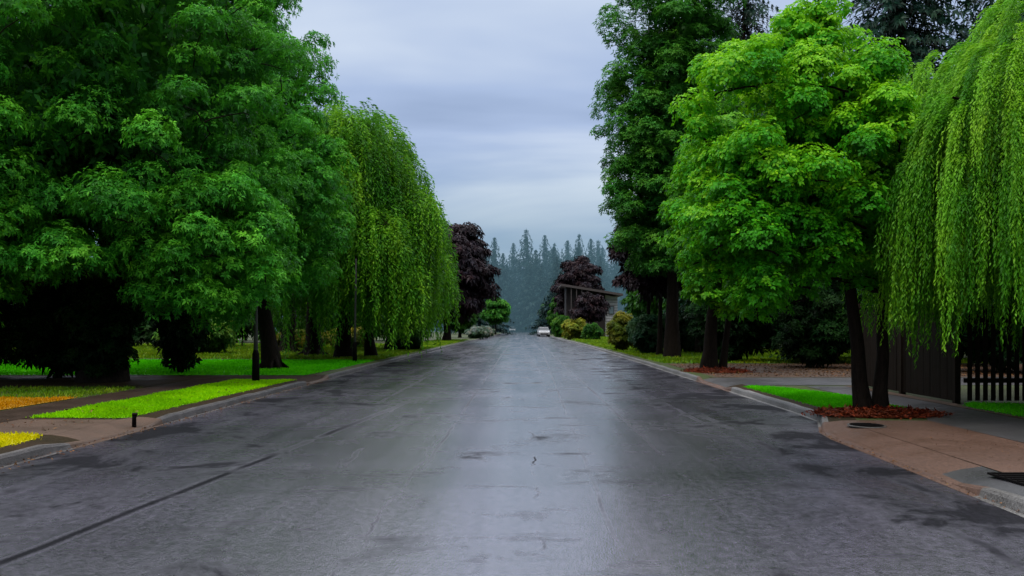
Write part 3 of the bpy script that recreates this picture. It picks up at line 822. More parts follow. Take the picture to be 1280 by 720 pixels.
# ------------------------------------------------------------------ fence on the right
def board_fence(x, y0, y1, h, label):
    root = empty('board_fence', (x, y0, ZT))
    L = y1 - y0; mb = MB(); n = int(L / .152); g = np.random.default_rng(41)
    for i in range(n):
        o = g.normal(0, .003); mb.box(-.012 + o, .012 + o, .06 + i * .152, .06 + i * .152 + .146, .05, h - .03 + g.normal(0, .006))
    mb.build('board_panel', M['fence'], root)
    for z in (.35, h * .5, h - .3):
        MB().box(.016, .056, .06, L, z, z + .09).build('rail', M['fence_post'], root)
    MB().box(-.045, .05, .06, L, h - .018, h + .02).build('cap_rail', M['fence_post'], root)
    for i in range(int(L / 2.5) + 1):
        yy = min(i * 2.5, L)
        q = MB().box(-.055, .055, yy - .055, yy + .055, 0, h + .09).build('post', M['fence_post'], root)
    return tag(root, label, 'fence')
board_fence(8.32, 17.6, 22.7, 1.95, 'dark brown close boarded fence panel beside the right pavement')
def picket_fence(x0, y, x1, h, label):
    root = empty('picket_fence', (x0, y, ZT)); L = x1 - x0; g = np.random.default_rng(42)
    mb = MB()
    for i in range(int(L / .15)):
        xx = .12 + i * .15; hh = h + g.normal(0, .012)
        mb.prism([(xx, .06), (xx + .085, .06), (xx + .085, hh - .05), (xx + .0425, hh), (xx, hh - .05)], 1, -.032, -.012)
    mb.build('picket_panel', M['fence'], root)
    for z in (.4, h - .35): MB().box(.07, L, -.010, .035, z, z + .09).build('rail', M['fence_post'], root)
    for i in range(1, int(L / 2.4) + 1): MB().box(i * 2.4 - .055, i * 2.4 + .055, .038, .14, 0, h + .05).build('post', M['fence_post'], root)
    return tag(root, label, 'fence')
picket_fence(8.40, 17.6, 17.6, 1.9, 'dark picket fence with narrow gaps behind the right lawn under the willow')

# ------------------------------------------------------------------ left trees
g = np.random.default_rng(101)
# A: huge dark tree at far left
lob = np.concatenate([shell_lobes((-.3, 0, 7.2), (6.0, 6.0, 6.6), 330, (.45, .85), g, zmin=1.8, flat=.85, thmin=-.8, fill=.3),
                      shell_lobes((-3.6, -.8, 5.2), (4.6, 4.4, 4.2), 150, (.42, .78), g, zmin=1.8, flat=.85, thmin=-.8, fill=.25),
                      shell_lobes((3.3, -1.6, 3.4), (2.3, 2.2, 2.4), 110, (.4, .7), g, zmin=1.35, flat=.85, thmin=-.95), shell_lobes((-2.2, -3.4, 3.3), (3.6, 1.6, 2.3), 90, (.4, .7), g, zmin=1.5, flat=.85, thmin=-.95)])
broadleaf('broadleaf_tree', 'huge dark green tree with tufted leaves filling the left edge', 'tree', (-11.2, 24.6, ZT),
          [((0, 0, -.1), (.2, .2, 8.5), .48, .16)], lob, 'oak', (7, .105, .042), 145, 102, bias=.07, up=.2, fill=((0, 0, 7.4), (5.2, 5, 5.8), 6000, .22), droop=.18, cull=1.5)
# B: behind it, next to the willow
g = np.random.default_rng(103)
lob = np.concatenate([shell_lobes((-2.3, 0, 8.6), (4.6, 4.4, 6.4), 220, (.5, .95), g, zmin=2.4, flat=.85, thmin=-.8, fill=.3),
                      shell_lobes((.0, -.8, 5.2), (3.1, 2.8, 4.2), 150, (.42, .8), g, zmin=1.5, flat=.85, thmin=-.8)])
broadleaf('broadleaf_tree', 'tall dark green tree with flared roots between the big left tree and the willow', 'tree', (-8.6, 31.8, ZT),
          [((0, 0, -.1), (-1.6, .2, 10), .27, .10)], lob, 'oak', (7, .12, .048), 130, 104, bias=.03, up=.2, fill=((-1.9, 0, 8.2), (4.0, 3.8, 5.6), 4000, .26), droop=.22, cull=1.5, roots=8)
# willows on the left
willow('weeping_willow', 'bright green weeping willow hanging over the left kerb', (-8.2, 42.3, ZT),
       [((0, 0, -.1), (.1, .2, 8.5), .34, .13), ((1.0, 1.8, -.1), (.2, .6, 7.5), .24, .09)],
       [(0.0, 0, 6.2, 3.6, 3.6, 5.4, 620, .0), (0, 0, 3.6, 4.0, 3.8, 3.4, 420, .0), (1.9, -1.6, 4.4, 1.9, 1.9, 3.2, 220, .0), (-2.4, -1.5, 5.4, 2.3, 2.3, 3.8, 200, .0), (2.5, .8, 4.2, 1.6, 1.7, 2.8, 150, .0), (.4, -2.0, 7.6, 1.9, 1.7, 2.8, 160, .0), (0, 0, 6.0, 2.6, 2.6, 4.4, 120, .1), (2.8, -1.8, 2.8, 1.2, 1.2, 2.2, 100, .0), (1.0, -3.0, 4.6, 1.3, 1.2, 2.4, 110, .0), (2.2, -.4, 6.1, 1.3, 1.3, 2.4, 110, .0), (-.8, -3.0, 6.4, 1.4, 1.2, 2.4, 110, .0), (.6, -1.6, 9.2, 1.3, 1.3, 1.9, 80, .0), (2.0, -3.2, 4.5, 1.15, 1.1, 2.0, 130, .0, .26), (3.3, -.9, 5.9, 1.1, 1.2, 1.9, 120, .0, .2), (2.9, -2.4, 2.9, .95, .95, 1.6, 90, .0, .3), (.2, -3.6, 6.9, 1.2, 1.1, 1.9, 110, .0, .22)],
       'willow', .095, .19, .06, 1.7, 105, 4, .16, .2, .0, ((0, 0, 6.0), (3.0, 3.0, 4.2), 1800, .35), fan=.6, full=.22, lo=.12, zj=.9)
willow('weeping_willow', 'second weeping willow farther back along the left kerb', (-8.1, 57, ZT),
       [((0, 0, -.1), (0, .2, 8), .34, .12)],
       [(-.4, 0, 5.4, 3.7, 3.7, 4.9, 480, .0), (-.4, 0, 3.2, 4.0, 3.8, 3.2, 320, .0), (1.6, -1.5, 4.0, 2.0, 2.0, 3.2, 180, .0), (0, 0, 5.0, 2.8, 2.8, 4.2, 100, .1), (1.4, -.6, 6.4, 1.5, 1.5, 2.6, 110, .0)],
       'willow', .13, .26, .08, 1.6, 106, 4, .2, .25, -.02, ((.0, 0, 5.4), (3.0, 3.0, 4.0), 1500, .45), fan=.6, full=.25, lo=.12, zj=.9)
# copper tree
g = np.random.default_rng(107)
lob = shell_lobes((0, 0, 6.9), (5.4, 5.4, 5.9), 120, (.9, 1.5), g, zmin=1.2, flat=.65, fill=.25)
copper = broadleaf('copper_beech', 'dark purple copper tree beyond the willows on the left', 'tree', (-7.6, 93, ZT),
          [((0, 0, -.1), (0, 0, 9), .35, .1)], lob, 'copper', (6, .42, .2), 70, 108, bias=.08, fill=((0, 0, 6.6), (4.6, 4.6, 5.2), 1400, .8))
lob = shell_lobes((0, 0, 6.6), (3.9, 3.6, 5.6), 90, (.8, 1.3), np.random.default_rng(109), zmin=1.0, flat=.65)
broadleaf('copper_beech', 'dark purple domed tree rising behind the brown house on the right', 'tree', (8.6, 139.5, ZT),
          [((-.4, 0, -.1), (-.6, 0, 7), .25, .08), ((.4, .1, -.1), (.8, 0, 7), .22, .08)], lob + np.array([0, 0, 0, 0, 0, 0]), 'copper', (6, .5, .24), 60, 110, bias=.05, fill=((0, 0, 5.4), (3.2, 3, 4.2), 900, .9))
lob = shell_lobes((0, 0, 3.9), (2.7, 1.6, 2.5), 44, (.5, .85), np.random.default_rng(115), zmin=1.2, flat=.7)
broadleaf('copper_beech', 'low dark purple tree in front of the brown house wall', 'tree', (9.4, 126.5, ZT),
          [((-.2, 0, -.1), (-.4, 0, 4.2), .12, .05), ((.2, .1, -.1), (.6, 0, 4.2), .11, .05)], lob, 'copper', (6, .4, .18), 42, 116, bias=-.05)
# small bright tree at the far left kerb
lob = shell_lobes((0, 0, 4.2), (2.7, 2.7, 2.7), 36, (.6, 1.0), np.random.default_rng(111), zmin=1.2, flat=.7)
broadleaf('young_tree', 'small bright green tree at the far end of the left kerb', 'tree', (-4.75, 168, ZT),
          [((0, 0, -.1), (0, 0, 4.5), .14, .05)], lob, 'ash', (6, .5, .24), 55, 112, bias=.0, fill=((0, 0, 4.0), (2.2, 2.2, 2.2), 300, .8))
# thin trees under the left canopy whose trunks show against the light
g = np.random.default_rng(113)
lob = shell_lobes((0, 0, 8.4), (4.2, 4.0, 4.6), 60, (.8, 1.4), g, zmin=4.4, flat=.6)
sh = [(-19.4, 58, 'thick trunked shaded tree beyond the bright shrub on the left'), (-10.4, 46, 'shaded tree just left of the willow trunk'), (-16.5, 66, 'shaded tree seen through the gap behind the left pole'), (-13.2, 52, 'shaded tree between the flared trunk and the willow')]
for i, (x, y, lb) in enumerate(sh):
    if i == 0:
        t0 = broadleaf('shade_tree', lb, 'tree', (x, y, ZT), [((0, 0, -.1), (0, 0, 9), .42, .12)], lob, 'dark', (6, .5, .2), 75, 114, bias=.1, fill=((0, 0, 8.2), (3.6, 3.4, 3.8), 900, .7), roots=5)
    else:
        c = copy_tree(t0); c.location = (x, y, ZT); c.rotation_euler.z = i * 1.9; c['label'] = lb
        c.scale = (.9, .9, .95)
for o in list(col.objects):
    if o.name.startswith('shade_tree'): o['group'] = 'shaded trees under the left canopy'

# ------------------------------------------------------------------ right trees
g = np.random.default_rng(121)
# E1: bright maple with a twin trunk
lob = np.concatenate([shell_lobes((-1.35, .1, 4.1), (2.15, 2.1, 2.75), 165, (.24, .48), g, zmin=1.15, flat=.9, fill=.22, thmin=-.85, spread=(.70, 1.06)),
                      shell_lobes((-2.0, -.4, 3.0), (1.5, 1.5, 1.6), 70, (.22, .42), g, zmin=1.15, flat=.8),
                      shell_lobes((-.3, -.2, 4.2), (.95, 1.2, 1.8), 44, (.2, .38), g, zmin=1.5, flat=.8),
                      shell_lobes((-1.1, 0, 6.3), (.85, .85, 1.0), 34, (.18, .32), g, flat=.8)])
broadleaf('maple_tree', 'bright lime green maple with a dark twin trunk on the right verge', 'tree', (5.95, 15.6, ZT),
          [((-.13, 0, -.1), (-.75, .1, 5.8), .125, .045), ((.15, .05, -.1), (.3, .1, 4.8), .115, .04)], lob, 'maple', (5, .064, .05), 128, 122, bias=.06, hgrad=.5, fill=((-1.2, .1, 4.0), (1.5, 1.5, 2.2), 500, .16), droop=.15, cull=1.2, zfrac=.3)
# E2
g = np.random.default_rng(123)
lob = np.concatenate([shell_lobes((.7, -.2, 5.2), (2.5, 2.5, 3.4), 130, (.35, .65), g, zmin=1.9, flat=.65, fill=.25), shell_lobes((.4, -1.6, 3.0), (1.6, 1.2, 1.5), 44, (.3, .5), g, zmin=1.5, flat=.65)])
broadleaf('maple_tree', 'mid green maple with a double trunk behind the driveway on the right', 'tree', (6.3, 30.6, ZT),
          [((-.08, 0, -.1), (.4, 0, 6.2), .24, .06), ((.38, .1, -.1), (1.1, .1, 5.2), .12, .05)], lob, 'maple2', (5, .125, .09), 85, 124, bias=.0, fill=((.6, 0, 5.0), (2.0, 2, 2.8), 500, .3), droop=.2, cull=1.5)
# D: tall columnar tree
g = np.random.default_rng(125)
lob = np.concatenate([shell_lobes((0, 0, 11.2), (3.5, 3.3, 9.2), 330, (.4, .8), g, zmin=4.0, flat=.9, fill=.3, spread=(.75, 1.12)),
                      shell_lobes((-.6, -.5, 8.0), (2.9, 2.6, 4.6), 90, (.4, .75), g, zmin=4.0, flat=.8)])
broadleaf('columnar_tree', 'very tall narrow dark green tree towering over the right kerb', 'tree', (7.1, 43.4, ZT),
          [((0, 0, -.1), (0, 0, 17), .30, .08)], lob, 'ash', (6, .15, .06), 105, 126, bias=.12, up=.6, fill=((0, 0, 10.8), (2.3, 2.2, 8), 3000, .3), droop=.1, cull=1.5)
# thin dark trunks beyond it
lob = shell_lobes((0, 0, 5.4), (2.3, 2.2, 3.0), 36, (.5, .9), np.random.default_rng(127), zmin=2.6, flat=.65)
for i, (x, y, lb) in enumerate([(6.95, 46.4, 'thin dark trunked tree next to the tall narrow tree'), (7.15, 51.5, 'thin dark trunked tree nearest to the dark rounded hedge'), (9.4, 49, 'thin dark trunked tree set back from the right kerb')]):
    if i == 0: t1 = broadleaf('slender_tree', lb, 'tree', (x, y, ZT), [((0, 0, -.1), (.1, 0, 6), .14, .05)], lob, 'copper', (6, .28, .12), 70, 128, bias=0, fill=((0, 0, 5.2), (1.9, 1.8, 2.4), 400, .5))
    else:
        c = copy_tree(t1); c.location = (x, y, ZT); c.rotation_euler.z = i * 2.1; c['label'] = lb
for o in list(col.objects):
    if o.name.startswith('slender_tree'): o['group'] = 'thin trunked trees beyond the tall tree'
# F: willow at the right edge
willow('weeping_willow', 'lime green weeping willow with long hanging strands at the right edge', (10.5, 16.0, ZT),
       [((0, 0, -.1), (-.3, .1, 5.2), .32, .14)],
       [(.1, .2, 4.1, 3.8, 3.2, 3.45, 600, .0), (-2.7, -2.0, 3.3, 1.8, 1.5, 2.6, 330, .02), (.4, -2.7, 3.7, 2.3, 1.8, 3.0, 340, .05), (-.2, .2, 3.4, 2.6, 2.2, 3.0, 260, .1)],
       'willow_lime', .038, .075, .022, 1.35, 131, 13, .030, .30, .13, ((0, .4, 4.2), (3.4, 2.4, 2.8), 1800, .22), zj=.28)
willow('small_weeping_tree', 'small yellow green weeping tree arching above the maple and willow', (11.6, 27, ZT),
       [((0, 0, -.1), (0, 0, 7.6), .13, .06)],
       [(0, 0, 8.0, 1.0, 1.0, 1.15, 70, .0), (-.1, 0, 6.6, 1.3, 1.2, 1.1, 60, .0)], 'willow_lime', .07, .15, .05, 5.6, 132, 4, .1, .12, .12)
# dark conifers top right
yews = [(16.5, 40, 25, 'tall dark conifer behind the maple crown at upper right'), (22.5, 41, 27, 'tall dark conifer behind the willow at upper right'), (29.5, 46, 28, 'tall dark conifer at the far right behind the willow'), (14.0, 58, 26, 'dark conifer top showing above the maple')]
for i, (x, y, h, lb) in enumerate(yews):
    if i == 0: t2 = conifer('conifer_tree', lb, (x, y, ZT), 25, 5.0, 'yew', 133, .55, 13, 15, .34, z0=.06, droop=.4, power=.55)
    else:
        c = copy_tree(t2); c.location = (x, y, ZT); c.rotation_euler.z = i * 1.3; c.scale = (1, 1, h / 25); c['label'] = lb
for o in list(col.objects):
    if o.name.startswith('conifer_tree'): o['group'] = 'dark conifers behind the right trees'

# ------------------------------------------------------------------ shrubs and hedges
shrub('leafy_shrub', 'bright leafy shrub in the gap under the left trees', (-17.2, 48.6, ZT), (2.3, 1.4, 2.1), 'shrub', 141, 20, (.4, .6), (6, .26, .10), 60, bias=.25)
shrub('leafy_shrub', 'low pale shrub beyond the flared trunk on the left', (-14.4, 60, ZT), (2.2, 1.2, 1.2), 'yellow', 142, 14, (.4, .6), (6, .26, .10), 50)
shrub('leafy_shrub', 'sunlit yellow shrub glimpsed behind the willow trunk', (-11.6, 62, ZT), (1.8, 1.2, 1.3), 'yellow', 148, 14, (.4, .6), (6, .26, .10), 50)
shrub('round_bush', 'round green bush at the left kerb beyond the willow', (-7.35, 58.7, ZT), (1.35, 1.2, 2.9), 'shrub', 143, 26, (.4, .6), (6, .22, .09), 65, bias=.0)
shrub('low_mound', 'low dark leafy mound in front of the round bush', (-6.9, 56.4, ZT), (.9, .6, .75), 'dark', 144, 12, (.25, .35), (6, .14, .06), 60, cat='hedge')  # low dark leafy mound at the foot of the round bush
for i, (x, y, s, lb) in enumerate([(-13.3, 26.4, 1.0, 'dark shrub standing just left of the big left trunk'), (-15.6, 26.0, 1.1, 'dark shrub between the trunk and the left edge of the picture'), (-17.9, 26.6, 1.15, 'dark shrub at the left edge under the big tree'), (-20.5, 28, 1.2, 'dark shrub half cut by the left edge of the picture')]):
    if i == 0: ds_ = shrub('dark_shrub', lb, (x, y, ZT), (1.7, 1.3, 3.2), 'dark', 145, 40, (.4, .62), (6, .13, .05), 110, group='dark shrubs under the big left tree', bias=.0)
    else:
        c = copy_tree(ds_); c.location = (x, y, ZT); c.rotation_euler.z = i * 2; c.scale = (s, s, s); c['label'] = lb
shrub('ivy_growth', 'dark ivy skirt clinging round the trunk of the big left tree', (-11.0, 24.2, ZT), (1.05, 1.0, 3.4), 'dark', 146, 40, (.24, .38), (6, .10, .05), 90, cat='ivy', bias=.0, stem=False)
shrub('dark_shrub', 'narrow dark shrub right of the big left trunk', (-10.6, 28.6, ZT), (.9, .8, 3.2), 'dark', 147, 26, (.35, .5), (6, .13, .055), 80, bias=.05)
shrub('clipped_hedge', 'dark green rounded hedge beside the right kerb', (6.9, 49.6, ZT), (1.25, 1.3, 2.1), 'hedge', 151, 60, (.26, .42), (6, .12, .055), 70, cat='hedge', flat=.95)
shrub('clipped_hedge', 'olive yellow rounded hedge beyond the dark green one', (6.1, 56, ZT), (.95, 1.0, 2.25), 'yellow', 152, 50, (.26, .42), (6, .13, .06), 60, cat='hedge', bias=-.1, flat=.95)
shrub('clipped_hedge', 'long dark hedge under the right trees behind the thin trunks', (9.6, 52, ZT), (2.2, 1.2, 2.4), 'hedge', 153, 34, (.4, .6), (6, .2, .09), 70, cat='hedge', bias=-.05)
shrub('yellow_shrub', 'yellow green shrub at the far right kerb', (5.95, 103, ZT), (1.35, 1.2, 2.3), 'yellow', 154, 20, (.35, .55), (6, .3, .13), 55)
shrub('leafy_shrub', 'small green shrub between the yellow shrub and the hedges', (7.6, 99, ZT), (1.1, 1.0, 1.7), 'shrub', 155, 14, (.35, .5), (6, .3, .13), 50, bias=-.1)
shrub('leafy_shrub', 'green shrub beside the parked white car', (5.5, 127, ZT), (1.4, 1.4, 2.9), 'shrub', 156, 18, (.4, .6), (6, .36, .15), 50, bias=.0)
for i, (x, y, lb) in enumerate([(-5.5, 112, 'pale flowering bush under the copper tree at the left kerb'), (-5.3, 124, 'pale flowering bush beyond the first one at the left kerb'), (-5.2, 136, 'farthest pale flowering bush at the left kerb')]):
    if i == 0: fl = shrub('flowering_bush', lb, (x, y, ZT), (1.3, 1.5, 1.5), 'pale', 157, 16, (.35, .5), (6, .22, .11), 50, group='pale flowering bushes along the left kerb')
    else:
        c = copy_tree(fl); c.location = (x, y, ZT); c.rotation_euler.z = i * 2; c['label'] = lb
rs = [(10.5, 33, 1.0, 'dark shrub behind the mulch ring on the right'), (13, 31, 1.1, 'dark shrub right of the double trunk'), (15.5, 29.5, 1.15, 'dark shrub behind the end of the board fence'), (18.5, 30, 1.2, 'dark shrub behind the board fence'), (11.8, 37, 1.3, 'dark shrub deep behind the mulch ring'), (22, 29, 1.2, 'dark shrub behind the picket fence'), (8.9, 38.5, 1.2, 'dark shrub beyond the mulch ring nearest the tall narrow tree'), (16, 35, 1.5, 'biggest dark shrub deep behind the right driveway'), (13.2, 41, 1.5, 'farthest dark shrub behind the double trunk')]
for x, y, s, lb in rs:
    c = copy_tree(ds_); c.location = (x, y, ZT); c.rotation_euler.z = x * 1.7; c.scale = (s * 1.1, s, s * .95); c['label'] = lb; c['group'] = 'dark shrubs behind the right driveway'

# ------------------------------------------------------------------ woods behind
lob = shell_lobes((0, 0, 6.4), (5.2, 5.0, 6.4), 95, (.8, 1.5), np.random.default_rng(161), zmin=.9, flat=.65)
bt = [(-46, 84), (-36, 90), (-27, 86), (-18.5, 92), (-58, 76), (-70, 70), (-30, 48), (-40, 52), (-52, 60), (-26, 36), (-36, 38)]
for i, (x, y) in enumerate(bt):
    lb = 'dark leafy tree in the shaded row behind the left lawn'
    if i == 0: b0 = broadleaf('background_tree', lb, 'tree', (x, y, ZT), [((0, 0, -.1), (0, 0, 9), .35, .1)], lob, 'oak2', (6, .55, .26), 60, 162, bias=-.05, fill=((0, 0, 6.4), (4.6, 4.4, 5.6), 1200, .9), group='shaded trees behind the left lawn')
    else:
        c = copy_tree(b0); c.location = (x, y, ZT); c.rotation_euler.z = i * 1.37; s = .9 + .05 * (i % 5); c.scale = (s, s, s)
bt = [(14, 66), (21, 60), (28, 62), (16.5, 82), (23, 84), (36, 58), (18, 106), (24, 112), (26, 40), (34, 38), (43, 44), (22, 150)]
for i, (x, y) in enumerate(bt):
    c = copy_tree(b0); c.location = (x, y, ZT); c.rotation_euler.z = i * 2.17 + .4; s = .9 + .06 * (i % 4); c.scale = (s, s, s)
    c['label'] = 'dark leafy tree in the shaded row behind the right fence and hedges'; c['group'] = 'shaded trees behind the right gardens'

def long_hedge(label, x0, x1, y, h, seed, mat):
    g = np.random.default_rng(seed); n = int((x1 - x0) / 1.1); L = []
    for i in range(n):
        for k in range(4):
            L.append((x0 + (i + g.random()) * (x1 - x0) / n - x0, g.normal(0, .5), g.uniform(.4, h - .5), g.uniform(.7, 1.1), .9, g.uniform(.7, 1.0)))
    L = np.array(L); root = empty('boundary_hedge', (x0, y, ZT))
    C, A, T, I = lobe_rosettes(L, 34, g, .3, .05); C[:, 2] = np.maximum(C[:, 2], .05)
    build_crown('foliage', [rosettes(C, A, 6, .42, .2, T, g, .2)], mat, root)
    mb = MB()
    for i in range(n): xx = (i + .5) * (x1 - x0) / n; mb.tube([(xx, 0, -.05), (xx + .1, 0, h * .7)], [.06, .03], 6)
    mb.build('stem', M['bark'], root)
    tag(root, label, 'hedge')
long_hedge('long dark hedge closing the garden behind the left trees', -75, -9.5, 99, 4.2, 181, 'oak2')
long_hedge('long dark hedge far back behind the right gardens', 14.5, 60, 90, 4.0, 182, 'oak2')
long_hedge('shaded hedge behind the dark shrubs at the far left', -60, -19.5, 66, 3.2, 183, 'dark')

for i, (x, y, sc, lb) in enumerate([(-8.2, 122, .55, 'small dark tree right behind the copper tree on the left'), (-7.6, 182, .62, 'small dark tree near the end of the left kerb'), (-8.2, 214, .75, 'last dark tree before the conifers on the left'),
        (7.6, 172, .58, 'small dark tree beyond the brown house'), (6.9, 205, .62, 'small dark tree near the end of the right kerb'), (13.0, 185, .8, 'taller dark tree beyond the brown house')]):
    c = copy_tree(b0); c.location = (x, y, ZT); c.rotation_euler.z = i * 1.9; c.scale = (sc, sc, sc); c['label'] = lb; c['group'] = 'small dark trees near the end of the street'

# far conifers in the mist: (pixel-free) x, y, height
far = [(-8.0, 272, 28, 1.0), (-2.6, 290, 28, .9), (1.4, 276, 31, 1.05), (7.2, 285, 30, 1.0), (10.8, 300, 29, .95), (14.6, 292, 29, 1.1), (17.5, 280, 30, .9), (21.5, 286, 29, 1.0), (25, 300, 30, 1.1),
       (-13, 296, 29, 1.1), (-19, 284, 30, 1.0), (-26, 300, 31, 1.0), (31, 292, 31, 1.0), (38, 300, 30, 1.1), (-5.0, 318, 23, 1.2), (4.6, 315, 24, 1.2), (12.4, 322, 27, 1.2), (19.5, 320, 29, 1.2),
       (2.5, 262, 21, 1.15), (5.5, 256, 19, 1.1), (9.2, 240, 20, 1.0), (12.2, 225, 18, 1.0), (-9.4, 250, 20, 1.0), (9.0, 205, 14, .9), (10.5, 190, 13, .85), (-11, 230, 19, 1.0), (14.5, 205, 16, 1.0), (28, 318, 29, 1.2), (-16, 322, 30, 1.2), (-34, 318, 30, 1.2), (46, 318, 31, 1.2), (-5.4, 268, 23, 1.0), (4.2, 266, 24, 1.1), (9.4, 270, 25, 1.2), (-10.5, 262, 22, 1.1), (16.0, 262, 24, 1.1), (22.6, 264, 22, 1.0), (6.4, 176, 10.5, .75), (7.8, 182, 12.5, .8), (-6.6, 180, 11.5, .75), (-9.5, 176, 14, .85), (10.4, 183, 14, .9)]
for i, (x, y, h, w) in enumerate(far):
    lb = 'misty blue green conifer in the row closing the far end of the street' if y > 248 else 'darker nearer conifer in front of the misty conifer row'
    if i == 0: f0 = conifer('fir_tree', lb, (x, y, ZT), 28, 8.2, 'fir', 171, 1.15, 10, 7, 1.35, droop=.35, power=.92); 
    elif i == 2: f1 = conifer('fir_tree', lb, (x, y, ZT), 28, 7.2, 'fir', 172, 1.05, 9, 7, 1.3, droop=.3, power=.88); c = f1
    else: c = copy_tree(f0 if i % 2 else f1) if i > 2 else copy_tree(f0)
    if i == 0: c = f0
    c.location = (x, y, ZT); c.rotation_euler.z = i * 1.1; s = h / 28; c.scale = (w * max(s, .75), w * max(s, .75), s); c['label'] = lb
    c['group'] = 'misty conifers closing the street' if y > 248 else 'nearer conifers before the mist'
# dense low wood at the end of the road
g = np.random.default_rng(175); n = 9000
P = np.stack([g.uniform(-120, 130, n), g.uniform(330, 350, n), np.zeros(n)], 1)
top = 17 + 4 * np.sin(P[:, 0] * .21) + 3 * np.sin(P[:, 0] * .53 + 1); P[:, 2] = g.random(n) ** .8 * top
v, f, t = rosettes(P, rand_dirs(n, g) + np.array([0, -.4, .4]), 5, 2.2, 1.2, np.clip(g.normal(.35, .2, n), 0, 1), g)
tag(link_mesh('woods', np_mesh('woods', v, f, t), LM['fir']), 'far hazy wood behind the conifers at the end of the street', 'woods', None, 'stuff')
g = np.random.default_rng(176); n = 1600
P = np.stack([g.uniform(-60, 70, n), g.uniform(287, 296, n), g.uniform(.2, 4.5, n)], 1)
v, f, t = rosettes(P, rand_dirs(n, g) + np.array([0, -.4, .4]), 5, 1.3, .7, np.clip(g.normal(.3, .2, n), 0, 1), g)
tag(link_mesh('undergrowth', np_mesh('undergrowth', v, f, t), LM['dark']), 'dark undergrowth where the street ends below the conifers', 'undergrowth', None, 'stuff')

# ------------------------------------------------------------------ house on the right, far back
H = empty('house', (0, 0, ZT)); hx0, hx1, hy = 6.35, 11.9, 131.0
MB().prism([(hx0, 0), (hx1, 0), (hx1, 6.2), (hx0, 7.1)], 1, hy, hy + 7).build('wall', M['house_brown'], H)
MB().prism([(hx1 + .01, 0), (13.7, 0), (13.7, 5.6), (hx1 + .01, 6.0)], 1, hy + .35, hy + 7).build('siding_wall', M['house_white'], H)
mb = MB()
for k in range(14): mb.box(hx1 + .03, 13.68, hy + .31, hy + .345, .3 + k * .38, .34 + k * .38)
mb.build('siding_batten', M['trim'], H)
MB().prism([(hx0 - .8, 7.42), (14.3, 6.01), (14.3, 5.81), (hx0 - .8, 7.22)], 1, hy - 1.4, hy + 7.6).build('roof', M['roof'], H)
MB().prism([(hx0 - .8, 7.50), (14.3, 6.09), (14.3, 5.77), (hx0 - .8, 7.18)], 1, hy - 1.47, hy - 1.405).build('fascia', M['trim'], H)
for x in (7.0, 7.75, 8.5): MB().box(x - .055, x + .055, hy - 1.3, hy - 1.19, 0, 7.17 - (x - hx0 + .8) * .0975).build('post', M['trim'], H)
w = MB().box(9.7, 10.5, hy - .06, hy - .005, 4.0, 5.3).build('window', M['trim'], H)
MB().box(9.78, 10.42, hy - .075, hy - .063, 4.08, 5.22).build('pane', M['glass'], w)
w = MB().box(12.4, 13.2, hy + .24, hy + .30, 3.2, 4.4).build('window', M['trim'], H)
MB().box(12.48, 13.12, hy + .22, hy + .236, 3.3, 4.3).build('pane', M['glass'], w)
w = MB().box(8.9, 9.8, hy - .06, hy - .005, 0.05, 2.1).build('door', M['roof'], H)
MB().tube([(9.68, hy - .12, 1.02), (9.68, hy - .065, 1.02)], .03, 8).build('handle', M['rim'], w)
tag(H, 'brown house with sloping pale roof edge and white siding end', 'house')

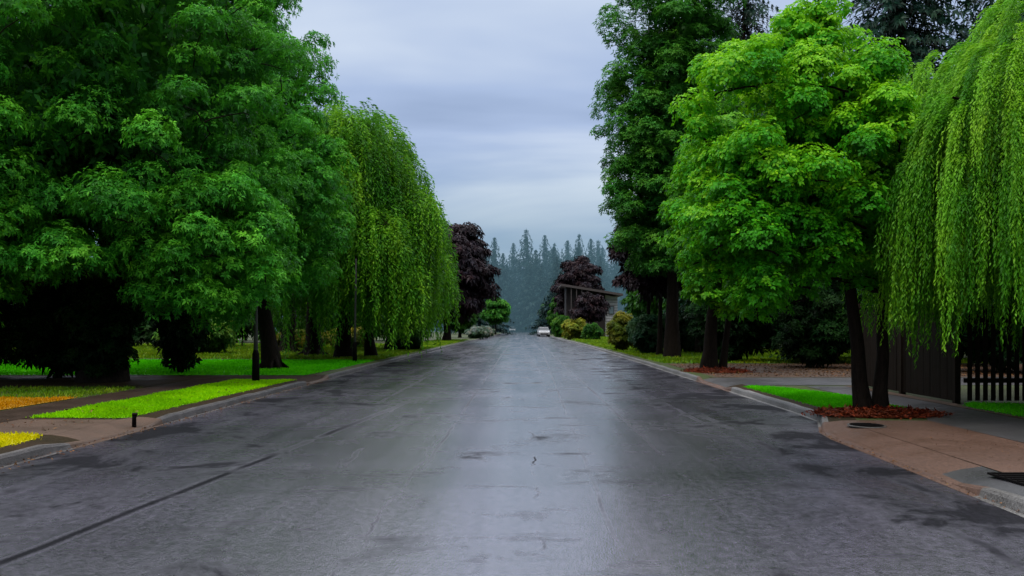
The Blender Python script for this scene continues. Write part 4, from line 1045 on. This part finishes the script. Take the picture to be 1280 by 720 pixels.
# ------------------------------------------------------------------ cars
def car(label, x, y, rz, paint, group):
    root = empty('parked_car', (x, y, 0), rz)
    W = .86
    prof = [(-2.15, .32), (2.15, .30), (2.2, .55), (2.12, .78), (1.2, .95), (.95, .98), (-1.75, 1.0), (-2.18, .92), (-2.22, .55)]
    b = MB().prism([(p[0], p[1]) for p in prof], 0, -W, W)
    o = b.build('body', M[paint], root, bevel=.05)
    cab = MB(); pr = [(1.15, .93), (.35, 1.42), (-1.2, 1.46), (-1.95, .97)]
    vs = [(s * (W - .04 - (.16 if z > 1.2 else 0)), yy, z) for s in (-1, 1) for yy, z in pr]
    cab.add(vs, [(0, 1, 2, 3), (7, 6, 5, 4), (0, 4, 5, 1), (1, 5, 6, 2), (2, 6, 7, 3), (3, 7, 4, 0)])
    cab.build('window', M['car_glass'], root, bevel=.03)
    rf = MB(); vs = [(s * (W - .19), yy, z) for s in (-1, 1) for yy, z in ((.42, 1.425), (-1.25, 1.465), (-1.2, 1.50), (.34, 1.47))]
    rf.add(vs, [(0, 1, 2, 3), (7, 6, 5, 4), (0, 4, 5, 1), (1, 5, 6, 2), (2, 6, 7, 3), (3, 7, 4, 0)]); rf.build('roof', M[paint], root)
    for s in (-1, 1):
        for yy in (-1.35, 1.35):
            t = MB().tube([(s * (W - .2), yy, .32), (s * (W + .015), yy, .32)], [.32, .32], 20).build('wheel', M['rubber'], root, False, .02)
            MB().tube([(s * (W + .0), yy, .32), (s * (W + .03), yy, .32)], [.21, .19], 16).build('rim', M['rim'], t)
        MB().box(s * .62 - .2, s * .62 + .2, 2.10, 2.225, .58, .74).build('headlight', M['lamp'], root, bevel=.02)
        MB().box(s * .62 - .2, s * .62 + .2, -2.25, -2.12, .66, .84).build('tail_light', M['tail'], root, bevel=.02)
        MB().box(s * (W + .08) - .08, s * (W + .08) + .08, .72, .84, .98, 1.1).build('mirror', M[paint], root, bevel=.02)
    MB().box(-.55, .55, 2.16, 2.235, .36, .54).build('grille', M['rubber'], root)
    return tag(root, label, 'car', group)
car('white car parked at the right kerb near the end of the street', 3.5, 144, PI, 'car_white', 'cars parked along the far right kerb')
car('grey car parked behind the white one at the right kerb', 3.45, 151.5, PI, 'car_grey', 'cars parked along the far right kerb')
car('tiny pale car at the vanishing end of the street', -2.6, 262, PI, 'car_white', None)

# ------------------------------------------------------------------ mist hanging over the far end of the street
m, nt, out = new_mat('thin_mist'); N = NT(nt)
DENS = .0036
vol = N.n('ShaderNodeVolumePrincipled', {'Color': (0, 0, 0, 1), 'Density': DENS, 'Absorption Color': (0, 0, 0, 1), 'Emission Strength': DENS, 'Emission Color': (.16, .31, .40, 1)})
nt.links.new(vol.outputs[0], out.inputs['Volume'])
o = MB().box(-260, 260, 185, 420, -.02, 40).build('mist', m)
tag(o, 'thin blue grey mist over the conifers at the end of the street', 'mist', None, 'stuff')
